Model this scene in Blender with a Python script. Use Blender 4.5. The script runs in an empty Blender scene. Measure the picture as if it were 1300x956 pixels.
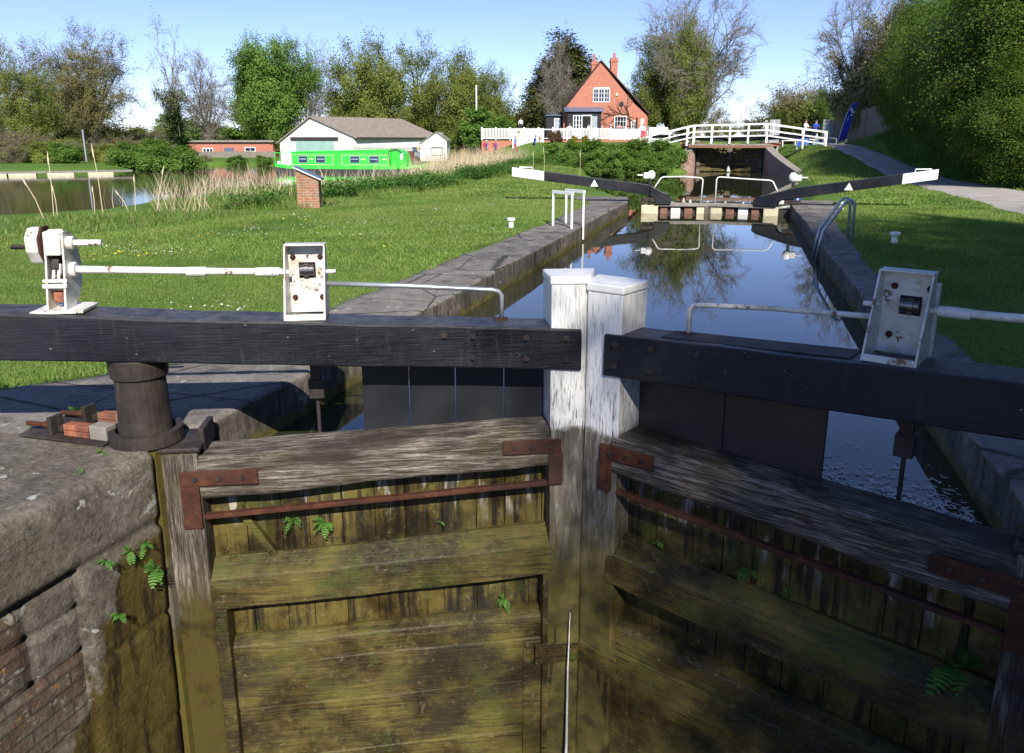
import bpy, bmesh, math, random
import numpy as np
from mathutils import Vector, Matrix
R = math.radians
rnd = random.Random(7)
sc = bpy.context.scene
COL = sc.collection

# ------------------------------------------------------------------ view geometry
F_PX = 996.0
PITCH = math.atan((433 - 179) / F_PX)
_c, _s = math.cos(PITCH), math.sin(PITCH)
YAW = math.atan((941 - 650) / (F_PX * _c + 254 * _s))
CAM = np.array([0, 0, 1.85])
_fw = np.array([-math.sin(YAW), math.cos(YAW), 0]); _rt = np.array([math.cos(YAW), math.sin(YAW), 0]); _up = np.array([0, 0, 1.0])
_F = _fw * _c - _up * _s; _U = _fw * _s + _up * _c
def _ray(x, y): return _F * F_PX + _rt * (x - 650) + _U * (433 - y)
def at(x, y, D):            # surveyed point: photo bearing + distance along the view axis
    d = _ray(x, y); P = CAM + d * (D / (d @ _F)); return (float(P[0]), float(P[1]), float(P[2]))
def onz(x, y, z):
    d = _ray(x, y); P = CAM + d * ((z - CAM[2]) / d[2]); return (float(P[0]), float(P[1]), float(P[2]))
def depth(X, Y, Z=0): return float((np.array([X, Y, Z]) - CAM) @ _F)

SUN_AZ, SUN_EL = 154.0, 37.0
WATER = -0.35

# ------------------------------------------------------------------ materials
class N:
    def __init__(s, name):
        s.m = bpy.data.materials.new(name); s.m.use_nodes = True
        s.t = s.m.node_tree; s.t.nodes.clear()
        s.out = s.t.nodes.new('ShaderNodeOutputMaterial')
        s._tc = None
    def n(s, typ, **kw):
        nd = s.t.nodes.new(typ)
        for k, v in kw.items(): setattr(nd, k, v)
        return nd
    def l(s, a, b): s.t.links.new(a, b)
    def obj(s):
        if s._tc is None: s._tc = s.n('ShaderNodeTexCoord').outputs['Object']
        return s._tc
    def mapped(s, scale=(1, 1, 1), loc=(0, 0, 0), rot=(0, 0, 0)):
        m = s.n('ShaderNodeMapping'); s.l(s.obj(), m.inputs[0])
        m.inputs['Scale'].default_value = scale; m.inputs['Location'].default_value = loc; m.inputs['Rotation'].default_value = rot
        return m.outputs[0]
    def noise(s, scale=5, det=6, rough=.6, vec=None, dist=0, fac=True):
        t = s.n('ShaderNodeTexNoise'); t.inputs['Scale'].default_value = scale
        t.inputs['Detail'].default_value = det; t.inputs['Roughness'].default_value = rough; t.inputs['Distortion'].default_value = dist
        s.l(vec if vec is not None else s.obj(), t.inputs['Vector']); return t.outputs[0]
    def voro(s, scale=5, vec=None, out='Distance', feature='F1', rnd_=1):
        t = s.n('ShaderNodeTexVoronoi', feature=feature); t.inputs['Scale'].default_value = scale; t.inputs['Randomness'].default_value = rnd_
        s.l(vec if vec is not None else s.obj(), t.inputs['Vector']); return t.outputs[out]
    def ramp(s, fac, stops, interp='LINEAR'):
        r = s.n('ShaderNodeValToRGB'); e = r.color_ramp; e.interpolation = interp
        while len(e.elements) < len(stops): e.elements.new(.5)
        for el, (p, c) in zip(e.elements, stops):
            el.position = p; el.color = (*c, 1) if not isinstance(c, (int, float)) else (c, c, c, 1)
        s.l(fac, r.inputs[0]); return r.outputs[0]
    def mix(s, fac, a, b, mode='MIX'):
        m = s.n('ShaderNodeMix', data_type='RGBA', blend_type=mode)
        for i, v in ((0, fac), (6, a), (7, b)):
            if isinstance(v, (int, float)): m.inputs[i].default_value = v if i == 0 else (v, v, v, 1)
            elif isinstance(v, tuple): m.inputs[i].default_value = (*v, 1)
            else: s.l(v, m.inputs[i])
        return m.outputs[2]
    def math(s, op, a, b=0.0, c=None):
        m = s.n('ShaderNodeMath', operation=op)
        for i, v in enumerate((a, b, c)):
            if v is None: continue
            if isinstance(v, (int, float)): m.inputs[i].default_value = v
            else: s.l(v, m.inputs[i])
        return m.outputs[0]
    def sep(s, vec=None):
        x = s.n('ShaderNodeSeparateXYZ'); s.l(vec if vec is not None else s.obj(), x.inputs[0]); return x.outputs
    def bump(s, h, strength=.3, dist=.01, normal=None):
        b = s.n('ShaderNodeBump'); b.inputs['Strength'].default_value = strength; b.inputs['Distance'].default_value = dist
        s.l(h, b.inputs['Height'])
        if normal is not None: s.l(normal, b.inputs['Normal'])
        return b.outputs[0]
    def pbr(s, col, rough=.7, metal=0, normal=None, spec=.5, **kw):
        p = s.n('ShaderNodeBsdfPrincipled')
        for k, v in (('Base Color', col), ('Roughness', rough), ('Metallic', metal), ('Specular IOR Level', spec), *kw.items()):
            if isinstance(v, tuple): p.inputs[k].default_value = (*v, 1) if len(v) == 3 else v
            elif isinstance(v, (int, float)): p.inputs[k].default_value = v
            else: s.l(v, p.inputs[k])
        if normal is not None: s.l(normal, p.inputs['Normal'])
        s.l(p.outputs[0], s.out.inputs[0]); return s.m

MAT = {}
def simple(name, col, rough=.6, var=.25, scale=8, metal=0, bump=.15, spec=.4):
    n = N(name)
    f = n.noise(scale, 5, .6)
    c = n.ramp(f, [(.25, tuple(x * (1 - var) for x in col)), (.75, tuple(min(1, x * (1 + var * .6)) for x in col))])
    return n.pbr(c, rough, metal, n.bump(f, bump, .01), spec)

def m_oak(name='weathered_oak', tint=(1, 1, 1), vert=False):
    n = N(name); v = n.mapped((13, 13, .9) if vert else (.9, 13, 17))
    g = n.noise(3.6, 12, .78, v, .12); g2 = n.noise(5, 10, .75, n.mapped((26, 26, .8) if vert else (.8, 26, 34), (3, 1, 4)), .1)
    big = n.noise(1.5, 5, .6, n.mapped((1.5, 1.5, .5) if vert else (.7, 1.6, 2.2)))
    t = lambda c: tuple(a * b for a, b in zip(c, tint))
    c = n.ramp(g, [(.36, t((.022, .017, .012))), (.45, t((.11, .088, .068))), (.54, t((.27, .235, .195))), (.66, t((.50, .465, .42)))])
    c = n.mix(n.ramp(g2, [(.43, .95), (.49, 0)]), c, t((.028, .022, .017)))
    g3 = n.noise(7, 8, .7, n.mapped((40, 40, 1.0) if vert else (1.0, 40, 50), (8, 1, 2)), .05); c = n.mix(.55, c, n.ramp(g3, [(.40, .35), (.56, 1.35)]), 'MULTIPLY')
    c = n.mix(n.ramp(big, [(.44, 0), (.60, .88)]), c, t((.040, .032, .026)))
    c = n.mix(n.ramp(n.noise(2.7, 6, .65, n.mapped((1, 1, 1), (7, 3, 1))), [(.56, 0), (.68, .55)]), c, t((.085, .075, .028)))
    kn = n.voro(1.1, n.mapped((1, 3, 3), (.3, .2, .5))); c = n.mix(n.ramp(kn, [(.05, .7), (.13, 0)]), c, t((.03, .024, .02)))
    if vert:
        z = n.math('ADD', n.sep()[2], n.math('MULTIPLY', n.noise(5, 5, .6), .5))
        c = n.mix(n.ramp(n.math('ADD', z, 1.3), [(.35, 1), (.75, 0)]), c, n.ramp(n.noise(3, 7, .7), [(.35, (.030, .022, .007)), (.5, (.08, .06, .014)), (.68, (.07, .068, .015))]))
    b = n.bump(g, 1.0, .012); b = n.bump(g2, .8, .008, b)
    return n.pbr(c, .88, 0, b, .2)
def m_mossy(name='algae_wood', dark=1.0, vertical=False):
    n = N(name); a = n.noise(1.6, 7, .68); st = n.noise(4, 10, .75, n.mapped((5, 5, .5) if vertical else (.7, 9, 12), (3, 1, 2)), .15)
    c = n.ramp(a, [(.32, (.016, .011, .004)), (.42, (.050, .035, .009)), (.50, (.105, .078, .018)), (.60, (.135, .112, .022)), (.68, (.075, .085, .012)), (.8, (.16, .13, .045))])
    c = n.mix(n.ramp(st, [(.36, .9), (.50, 0)]), c, (.018, .013, .006))
    blot = n.noise(1.3, 8, .7, n.mapped((.8, 1, 1.6), (11, 4, 7))); c = n.mix(n.ramp(blot, [(.40, .9), (.52, 0)]), c, (.022, .016, .007))
    c = n.mix(n.ramp(n.noise(24, 7, .75), [(.56, 0), (.68, .65)]), c, (.20, .17, .075))
    if vertical:
        pale = n.noise(3.0, 4, .55, n.mapped((3.2, 1, .6), (9, 9, 0)))
        z = n.sep()[2]
        top = n.ramp(n.math('ADD', n.math('ADD', z, .80), n.math('MULTIPLY', n.noise(8, 4, .6), .3)), [(.25, 0), (.42, 1)])
        wd = n.ramp(n.noise(4, 10, .75, n.mapped((14, 14, .8))), [(.38, (.07, .06, .05)), (.6, (.42, .38, .33))])
        c = n.mix(n.math('MULTIPLY', n.ramp(pale, [(.55, 0), (.60, 1)]), top), c, wd)
        streak = n.noise(4, 4, .55, n.mapped((3.4, 1, .3), (2, 2, 5)))
        c = n.mix(n.ramp(streak, [(.40, .92), (.50, 0)]), c, (.010, .008, .005))
    moss = n.math('MULTIPLY', n.ramp(n.noise(2.6, 7, .72, n.mapped((1, 1, 1), (5, 5, 5))), [(.54, 0), (.64, 1)]), n.ramp(n.noise(45, 3, .6), [(.3, .4), (.6, 1)]))
    c = n.mix(n.math('MULTIPLY', moss, .7), c, (.058, .072, .011))
    nm = n.n('ShaderNodeNewGeometry'); up = n.sep(nm.outputs['Normal'])[2]
    c = n.mix(n.math('MULTIPLY', n.ramp(up, [(.35, 0), (.8, .7)]), n.ramp(n.noise(9, 6, .7), [(.45, .0), (.65, .7)])), c, (.085, .088, .018))
    if dark != 1: c = n.mix(1.0, c, (dark, dark, dark), 'MULTIPLY')
    wet = n.ramp(a, [(.4, .30), (.6, .75)])
    return n.pbr(c, wet, 0, n.bump(n.noise(55, 5, .65), .5, .006, n.bump(st, .8, .012)), .4)
def m_blackpaint():
    n = N('black_paint'); a = n.noise(2.2, 8, .7, n.mapped((.5, 1, 1))); d = n.noise(5, 9, .72, n.mapped((.8, 16, 20)), .1)
    c = n.ramp(a, [(.35, (.0055, .0062, .0095)), (.55, (.012, .013, .019)), (.68, (.022, .020, .018)), (.80, (.042, .036, .022))])
    drip = n.noise(4, 5, .6, n.mapped((7, 7, .7)))
    c = n.mix(n.ramp(drip, [(.58, 0), (.72, .45)]), c, (.045, .043, .040))
    c = n.mix(n.ramp(d, [(.34, .8), (.42, 0)]), c, (.003, .003, .004))
    nm = n.n('ShaderNodeNewGeometry'); up = n.sep(nm.outputs['Normal'])[2]
    dust = n.math('MULTIPLY', n.ramp(up, [(.6, 0), (.95, 1)]), n.ramp(n.noise(11, 8, .75), [(.38, .1), (.66, .95)]))
    c = n.mix(dust, c, (.10, .094, .086))
    sc_ = n.math('ADD', n.voro(13, n.mapped((.6, 1, 1.4))), n.math('MULTIPLY', n.noise(40, 4), .08))
    c = n.mix(n.ramp(sc_, [(.075, .75), (.10, 0)]), c, (.30, .28, .24))
    rg = n.ramp(a, [(.4, .38), (.7, .62)])
    return n.pbr(c, rg, 0, n.bump(d, .55, .008, n.bump(a, .4, .012)), .32)
def m_whitewood():
    n = N('white_painted_oak'); z = n.sep()[2]
    g = n.noise(6, 9, .7, n.mapped((5, 5, .55)), .4); g2 = n.noise(16, 6, .6, n.mapped((7, 7, .5)))
    c = n.ramp(g, [(.30, (.50, .48, .44)), (.45, (.76, .75, .72)), (.7, (.86, .85, .82))])
    lowz = n.ramp(n.math('ADD', n.math('MULTIPLY', z, .5), .5), [(.42, .95), (.75, 0)])
    crack = n.math('MULTIPLY', n.ramp(g2, [(.38, 1), (.47, 0)]), n.math('ADD', lowz, .45))
    c = n.mix(crack, c, (.06, .055, .05))
    wood = n.ramp(n.noise(8, 9, .75, n.mapped((4, 4, .5), (2, 2, 2)), .5), [(.3, (.03, .026, .02)), (.5, (.16, .14, .11)), (.68, (.38, .36, .33))])
    edge = n.math('ADD', z, n.math('MULTIPLY', n.math('SUBTRACT', n.noise(9, 4, .6), .5), .14))
    k = n.ramp(n.math('ADD', edge, .5), [(.49, 1), (.53, 0)])
    c = n.mix(k, c, wood)
    wet = n.ramp(n.math('MULTIPLY', n.math('ADD', n.math('ADD', z, n.math('MULTIPLY', n.noise(4, 3, .5), .5)), 1.0), 1.0), [(.25, 1), (.8, 0)])
    c = n.mix(wet, c, n.ramp(n.noise(6, 6, .65), [(.35, (.035, .028, .012)), (.6, (.11, .095, .028))]))
    rs = n.math('MULTIPLY', n.ramp(n.noise(2.2, 3, .5, n.mapped((6, 6, .5), (4, 0, 0))), [(.68, 0), (.76, .6)]), 1.0)
    c = n.mix(rs, c, (.38, .20, .09))
    return n.pbr(c, .6, 0, n.bump(g, .45, .008, n.bump(g2, .4, .004)), .3)
def m_whitemetal():
    n = N('chipped_white_enamel'); a = n.noise(7, 8, .72); b = n.noise(2.2, 4, .6, n.mapped((1, 1, 1), (3, 8, 1)))
    c = n.ramp(b, [(.35, (.62, .61, .57)), (.6, (.80, .79, .76))])
    c = n.mix(n.ramp(a, [(.50, 0), (.62, .75)]), c, (.44, .38, .26))
    c = n.mix(n.ramp(n.noise(11, 7, .75, n.mapped((1, 1, 1), (1, 4, 9))), [(.585, 0), (.63, 1)]), c, (.17, .06, .025))
    return n.pbr(c, .42, 0, n.bump(a, .25, .004), .5)
def m_rust(name='rusty_iron', k=1.0):
    n = N(name); a = n.noise(9, 8, .7); b = n.noise(2.5, 4, .6)
    c = n.ramp(a, [(.3, (.045 * k, .020 * k, .014 * k)), (.5, (.12 * k, .042 * k, .024 * k)), (.7, (.22 * k, .085 * k, .04 * k))])
    c = n.mix(n.ramp(b, [(.45, 0), (.65, .7)]), c, (.075 * k, .045 * k, .036 * k))
    return n.pbr(c, .8, .15, n.bump(a, .5, .005), .3)
def m_iron():
    n = N('dark_cast_iron'); a = n.noise(6, 8, .7); v = n.noise(5, 5, .6, n.mapped((3, 3, .4)))
    c = n.ramp(a, [(.3, (.016, .013, .012)), (.55, (.040, .032, .028)), (.75, (.075, .055, .045))])
    c = n.mix(n.ramp(v, [(.6, 0), (.72, .5)]), c, (.12, .10, .09))
    return n.pbr(c, .65, .1, n.bump(a, .5, .006), .35)
def stone_cols(n, z=None):
    a = n.noise(1.7, 8, .68); b = n.noise(12, 8, .72)
    c = n.ramp(a, [(.3, (.09, .08, .068)), (.5, (.19, .17, .142)), (.7, (.31, .28, .235))])
    c = n.mix(n.ramp(b, [(.35, .7), (.58, 0)]), c, (.05, .045, .038))
    ln_ = n.noise(7.5, 9, .62, n.mapped((1, .75, 1), (3, 3, 3)), .4)
    li = n.math('MULTIPLY', n.ramp(ln_, [(.625, 0), (.65, 1)]), n.ramp(n.noise(1.7, 4, .6, n.mapped((1, 1, 1), (4, 4, 4))), [(.42, .15), (.52, 1)]))
    c = n.mix(n.math('MULTIPLY', li, .85), c, (.52, .53, .50))
    return c, a, b
def m_coping():
    n = N('worn_concrete'); c, a, b = stone_cols(n)
    c = n.mix(.45, c, n.ramp(n.noise(.8, 5, .6), [(.35, (.16, .147, .132)), (.7, (.37, .34, .31))]))
    c = n.mix(.6, c, n.ramp(n.noise(23, 9, .78), [(.34, .4), (.62, 1.3)]), 'MULTIPLY')
    c = n.mix(n.ramp(n.noise(2.3, 8, .72, n.mapped((1, 1, 1), (6, 6, 6))), [(.52, 0), (.62, .7)]), c, (.055, .05, .045))
    vj = n.n('ShaderNodeTexVoronoi', feature='DISTANCE_TO_EDGE'); n.l(n.mapped((.9, .55, .9)), vj.inputs['Vector']); vj.inputs['Scale'].default_value = 1.0
    nz = n.noise(6, 5, .6); cr = n.ramp(n.math('ADD', vj.outputs[0], n.math('MULTIPLY', n.math('SUBTRACT', nz, .5), .03)), [(.004, 1), (.014, 0)])
    c = n.mix(n.math('MULTIPLY', cr, .85), c, (.03, .032, .018))
    sp = n.ramp(n.voro(34), [(.10, .6), (.16, 0)])
    c = n.mix(n.math('MULTIPLY', sp, n.ramp(n.noise(3, 3), [(.5, 0), (.6, 1)])), c, (.45, .45, .42))
    yy = n.math('FRACT', n.math('ADD', n.math('DIVIDE', n.sep()[1], 1.9), n.math('MULTIPLY', n.noise(4, 5, .6), .012)))
    jt = n.ramp(n.math('ABSOLUTE', n.math('SUBTRACT', yy, .5)), [(.003, 1), (.009, 0)])
    c = n.mix(n.math('MULTIPLY', jt, .85), c, (.035, .036, .02))
    return n.pbr(c, .85, 0, n.bump(b, .45, .012, n.bump(n.noise(50, 6, .7), .5, .006, n.bump(cr, -.4, .02))), .25)
def m_wallface():
    n = N('lock_wall_masonry'); c, a, b = stone_cols(n)
    z = n.sep()[2]
    cmb = n.n('ShaderNodeCombineXYZ'); s = n.sep(); n.l(s[1], cmb.inputs[0]); n.l(s[2], cmb.inputs[1])
    br = n.n('ShaderNodeTexBrick'); n.l(cmb.outputs[0], br.inputs['Vector'])
    br.inputs['Scale'].default_value = 1.0; br.inputs['Brick Width'].default_value = .85; br.inputs['Row Height'].default_value = .6; br.inputs['Mortar Size'].default_value = .012
    br.offset = 0
    br.inputs['Color1'].default_value = (.8, .8, .8, 1); br.inputs['Color2'].default_value = (1.1, 1.05, 1, 1); br.inputs['Mortar'].default_value = (.2, .2, .18, 1)
    c = n.mix(.8, c, br.outputs[0], 'MULTIPLY')
    st = n.noise(4, 6, .6, n.mapped((2.5, 2.5, .35)))
    c = n.mix(n.ramp(st, [(.4, .6), (.55, 0)]), c, (.035, .032, .026))
    zz = n.math('ADD', z, n.math('MULTIPLY', n.noise(3, 5, .6), .16))
    al = n.ramp(n.math('ADD', zz, .5), [(.28, 1), (.36, 0)])
    c = n.mix(al, c, n.ramp(n.noise(5, 6, .6), [(.35, (.06, .05, .015)), (.6, (.15, .13, .045))]))
    return n.pbr(c, .85, 0, n.bump(b, .6, .02, n.bump(br.outputs[1], -.4, .02)), .25)
def m_quoin(brick=False):
    n = N('lichened_brick_courses' if brick else 'lichened_quoin_stone'); c, a, b = stone_cols(n)
    sp = n.sep(); y, z = sp[1], sp[2]
    fine = n.noise(34, 8, .75)
    c = n.mix(n.ramp(n.noise(1.3, 7, .65, n.mapped((1, 1, 1), (9, 1, 1))), [(.4, 0), (.6, .6)]), c, (.15, .125, .085))
    c = n.mix(.65, c, n.ramp(fine, [(.32, .45), (.6, 1.55)]), 'MULTIPLY')
    if brick:
        c = n.mix(n.ramp(n.noise(3.2, 7, .7), [(.44, 0), (.56, .85)]), c, (.115, .068, .048))
        c = n.mix(n.ramp(n.noise(9, 8, .75, n.mapped((1, 1, 1), (5, 5, 5))), [(.55, 0), (.62, .9)]), c, (.34, .31, .26))
        c = n.mix(n.ramp(n.noise(13, 7, .75, n.mapped((1, 1, 1), (8, 5, 5))), [(.585, 0), (.64, .9)]), c, (.36, .19, .035))
        cmb = n.n('ShaderNodeCombineXYZ'); n.l(y, cmb.inputs[0]); n.l(z, cmb.inputs[1]); br = n.n('ShaderNodeTexBrick'); n.l(cmb.outputs[0], br.inputs['Vector']); br.inputs['Scale'].default_value = 1; br.inputs['Brick Width'].default_value = .26; br.inputs['Row Height'].default_value = .094; br.inputs['Mortar Size'].default_value = .008
        c = n.mix(n.math('MULTIPLY', br.outputs[1], .7), c, (.05, .042, .034))
    # algae runs down beside the gate: nearer the leaf and lower down
    w_ = n.math('ADD', n.math('MULTIPLY', n.math('SUBTRACT', y, 3.12), 2.4), n.math('MULTIPLY', n.math('SUBTRACT', n.noise(2.2, 7, .7, n.mapped((1, 1.3, .6), (2, 2, 2))), .5), 2.6))
    w_ = n.math('SUBTRACT', w_, n.math('MULTIPLY', n.math('ADD', z, .7), .9))
    lo = n.ramp(n.math('ADD', n.math('ADD', z, 1.0), n.math('MULTIPLY', n.noise(5, 5, .6), .14)), [(.50, 1), (.60, 0)])
    al = n.math('MULTIPLY', n.ramp(w_, [(.35, 0), (.55, 1)]), lo)
    g = n.ramp(n.noise(3.3, 8, .72, n.mapped((1, 1, .6))), [(.32, (.030, .022, .006)), (.48, (.085, .062, .013)), (.60, (.115, .088, .02)), (.74, (.075, .078, .016))])
    g = n.mix(n.ramp(n.noise(30, 6, .75), [(.55, 0), (.68, .6)]), g, (.20, .17, .07))
    g = n.mix(n.ramp(n.noise(4, 6, .7, n.mapped((3, 3, .5), (1, 1, 1))), [(.38, .85), (.48, 0)]), g, (.016, .012, .006))
    c = n.mix(al, c, g)
    pit = n.voro(60)
    return n.pbr(c, n.mix(al, .9, .55), 0, n.bump(fine, .9, .012, n.bump(b, 1.0, .03)), .25)
def m_mossstone():
    n = N('algae_covered_stone'); a = n.noise(2.6, 6, .65); b = n.noise(22, 6, .7)
    c = n.ramp(a, [(.32, (.045, .036, .010)), (.5, (.105, .080, .018)), (.68, (.085, .085, .02))])
    c = n.mix(n.ramp(n.noise(1.1, 4, .6, n.mapped((1, 1, 1), (3, 3, 3))), [(.56, 0), (.66, .7)]), c, (.14, .13, .105))
    c = n.mix(n.ramp(b, [(.62, 0), (.74, .6)]), c, (.24, .21, .08))
    return n.pbr(c, .5, 0, n.bump(b, .5, .01, n.bump(a, .7, .03)), .4)
def m_brick(name='red_brick', c1=(.66, .21, .125), c2=(.50, .15, .09), mort=(.30, .25, .21), w=.225, h=.075, lichen=0, axis='x', scale=1.0):
    n = N(name); s = n.sep(); cmb = n.n('ShaderNodeCombineXYZ')
    if axis == 'xy': n.l(n.math('ADD', s[0], s[1]), cmb.inputs[0])
    else: n.l(s[0 if axis == 'x' else 1], cmb.inputs[0])
    n.l(s[2], cmb.inputs[1])
    br = n.n('ShaderNodeTexBrick'); n.l(cmb.outputs[0], br.inputs['Vector'])
    br.inputs['Scale'].default_value = scale; br.inputs['Brick Width'].default_value = w; br.inputs['Row Height'].default_value = h
    br.inputs['Mortar Size'].default_value = .009; br.inputs['Bias'].default_value = -.1
    br.inputs['Color1'].default_value = (*c1, 1); br.inputs['Color2'].default_value = (*c2, 1); br.inputs['Mortar'].default_value = (*mort, 1)
    c = n.mix(.55, br.outputs[0], n.ramp(n.noise(5, 5, .6), [(.3, .45), (.7, 1.0)]), 'MULTIPLY')
    if lichen:
        c = n.mix(n.math('MULTIPLY', n.ramp(n.noise(9, 7, .7), [(.5, 0), (.62, 1)]), lichen), c, (.42, .40, .36))
        c = n.mix(n.math('MULTIPLY', n.ramp(n.noise(15, 5, .7, n.mapped((1, 1, 1), (5, 5, 5))), [(.6, 0), (.68, 1)]), lichen), c, (.42, .24, .05))
    return n.pbr(c, .9, 0, n.bump(br.outputs[1], -.5, .01, n.bump(n.noise(40, 4), .4, .01)), .2)
def m_grassbase():
    n = N('lawn'); a = n.noise(.35, 8, .7); b = n.noise(7, 6, .7); d = n.noise(45, 3, .7)
    c = n.ramp(a, [(.3, (.075, .155, .022)), (.5, (.11, .20, .03)), (.7, (.15, .235, .045))])
    c = n.mix(.7, c, n.ramp(b, [(.3, .5), (.7, 1.25)]), 'MULTIPLY')
    c = n.mix(.6, c, n.ramp(d, [(.3, .45), (.65, 1.3)]), 'MULTIPLY')
    s = n.sep()
    mud = n.ramp(n.noise(1.1, 5, .6, n.mapped((1, 1, 1), (2, 2, 2))), [(.66, 0), (.72, .7)])
    c = n.mix(mud, c, (.16, .13, .06))
    return n.pbr(c, .9, 0, n.bump(d, .8, .03, n.bump(b, .5, .05)), .15)
def m_leaf(name, c1, c2, c3=None, trans=.35, lawn=False):
    n = N(name); g = n.n('ShaderNodeNewGeometry'); ri = g.outputs['Random Per Island']
    c = n.ramp(ri, [(0, c1), (.55, c2), (1, c3 or c2)])
    c = n.mix(.6, c, n.ramp(n.noise(.55, 5, .6), [(.3, .55), (.7, 1.35)]), 'MULTIPLY')
    if lawn:
        c = n.mix(n.ramp(n.noise(.22, 7, .68, n.mapped((1, 1, 1), (3, 8, 1))), [(.44, 0), (.62, .75)]), c, (.24, .30, .085))
        c = n.mix(n.ramp(n.noise(.9, 7, .72, n.mapped((1, 1, 1), (9, 2, 1))), [(.56, 0), (.70, .8)]), c, (.30, .27, .13))
        c = n.mix(n.ramp(n.noise(.5, 6, .7, n.mapped((1, 1, 1), (1, 5, 1))), [(.36, .65), (.48, 0)]), c, (.07, .15, .025))
    d = n.n('ShaderNodeBsdfPrincipled'); n.l(c, d.inputs['Base Color']); d.inputs['Roughness'].default_value = .6; d.inputs['Specular IOR Level'].default_value = .25
    t = n.n('ShaderNodeBsdfTranslucent'); n.l(n.mix(1, c, (1.2, 1.25, .6), 'MULTIPLY'), t.inputs[0])
    mx = n.n('ShaderNodeMixShader'); mx.inputs[0].default_value = trans
    n.l(d.outputs[0], mx.inputs[1]); n.l(t.outputs[0], mx.inputs[2]); n.l(mx.outputs[0], n.out.inputs[0]); return n.m
def m_water(name, col, bump=.02, scale=3, rough=.015, pale=None):
    n = N(name); a = n.noise(scale, 3, .5, n.mapped((1, .45, 1)))
    c = n.ramp(n.noise(.3, 3, .5), [(.3, tuple(x * .8 for x in col)), (.7, tuple(x * 1.2 for x in col))])
    return n.pbr(c, rough, 0, n.bump(a, bump, .05), .5, IOR=1.55)
def m_path():
    n = N('gravel_towpath'); a = n.noise(1.2, 6, .6); b = n.noise(60, 4, .7)
    c = n.ramp(a, [(.3, (.32, .29, .26)), (.7, (.48, .45, .41))]); c = n.mix(.5, c, n.ramp(b, [(.3, .6), (.7, 1.1)]), 'MULTIPLY')
    return n.pbr(c, .92, 0, n.bump(b, .6, .01), .2)
def m_bark(name, c1, c2):
    n = N(name); a = n.noise(5, 6, .7, n.mapped((3, 3, .6))); c = n.ramp(a, [(.3, c1), (.7, c2)])
    return n.pbr(c, .9, 0, n.bump(a, .6, .04), .15)

MAT['oak'] = m_oak(); MAT['oak_v'] = m_oak('weathered_oak_upright', (1, 1, 1), True); MAT['algae'] = m_mossy(); MAT['algae_v'] = m_mossy('algae_planks', 1, True)
MAT['black'] = m_blackpaint(); MAT['wwood'] = m_whitewood(); MAT['wmetal'] = m_whitemetal()
MAT['rust'] = m_rust('rusty_iron', .6); MAT['rust_bright'] = m_rust('orange_rust', 2.1); MAT['darkiron'] = m_iron()
MAT['coping'] = m_coping(); MAT['wallface'] = m_wallface(); MAT['quoin'] = m_quoin(); MAT['mossstone'] = m_mossstone()
MAT['rustbrick'] = m_quoin(True)
MAT['brick'] = m_brick(); MAT['brick_near'] = m_brick('pillar_brick', (.42, .15, .075), (.30, .17, .09), (.36, .32, .26), .215, .075, .25, 'xy')
MAT['brick_wing'] = m_brick('whitened_brick', (.40, .17, .13), (.33, .20, .16), (.40, .36, .32), .23, .08, .8, 'xy')
MAT['lawn'] = m_grassbase(); MAT['path'] = m_path()
MAT['white'] = simple('white_gloss_paint', (.80, .80, .77), .4, .08, 6, 0, .05, .5)
MAT['cream'] = simple('cream_board', (.60, .55, .38), .6, .3, 6)
MAT['brownboard'] = simple('brown_board', (.22, .12, .085), .8, .4, 9)
MAT['panel_black'] = simple('black_board', (.016, .017, .021), .45, .35, 5, 0, .15, .4)
MAT['panel_brown'] = simple('tarred_brown_board', (.040, .027, .026), .5, .35, 5, 0, .15, .4)
MAT['stonegrey'] = simple('grey_stone', (.26, .24, .21), .85, .35, 5, 0, .3, .2)
MAT['opening_shade'] = simple('dark_void', (.01, .01, .01), .8)  # near-black colour, the shade inside openings painted on
MAT['steel'] = simple('worn_steel', (.18, .17, .16), .3, .3, 20, .9)
MAT['galv'] = simple('galvanised_tube', (.50, .53, .56), .35, .2, 12, .6)
MAT['roofgrey'] = simple('weathered_asbestos_roof', (.25, .215, .18), .9, .3, 2.5, 0, .4, .15)
MAT['rooftile'] = simple('mossy_clay_tiles', (.10, .065, .045), .9, .4, 6, 0, .6, .15)
MAT['slate'] = simple('blue_slate', (.10, .14, .22), .35, .2, 4, 0, .1, .5)
MAT['green'] = simple('bright_green_enamel', (.045, .62, .05), .3, .06, 3, 0, .03, .6)
MAT['hullblack'] = simple('hull_blacking', (.05, .05, .055), .6, .3, 4)
MAT['glassdark'] = simple('dark_window_glass', (.02, .03, .06), .06, .2, 3, 0, 0, .8)
MAT['glasssky'] = simple('pale_window_glass', (.30, .36, .46), .08, .2, 3, 0, 0, .8)  # pale blue of reflected sky painted into the base colour
MAT['limewash'] = simple('limewashed_wall', (.74, .73, .69), .8, .14, 1.2, 0, .3, .2)
MAT['teal'] = simple('faded_teal_door', (.25, .40, .36), .6, .2, 1.5)
MAT['bark'] = m_bark('grey_bark', (.07, .06, .05), (.20, .18, .155)); MAT['bark_pale'] = m_bark('pale_twigs', (.15, .135, .11), (.30, .27, .225))
MAT['bark_dark'] = m_bark('dark_bark', (.03, .026, .02), (.08, .07, .055))
MAT['l_bright'] = m_leaf('fresh_green_leaf', (.15, .27, .045), (.22, .34, .07), (.11, .20, .035), .45)
MAT['l_olive'] = m_leaf('olive_spring_leaf', (.20, .245, .05), (.27, .30, .07), (.15, .20, .04), .45)
MAT['l_brown'] = m_leaf('bronze_bud_leaf', (.27, .23, .08), (.22, .21, .06), (.32, .28, .11), .4)
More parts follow.
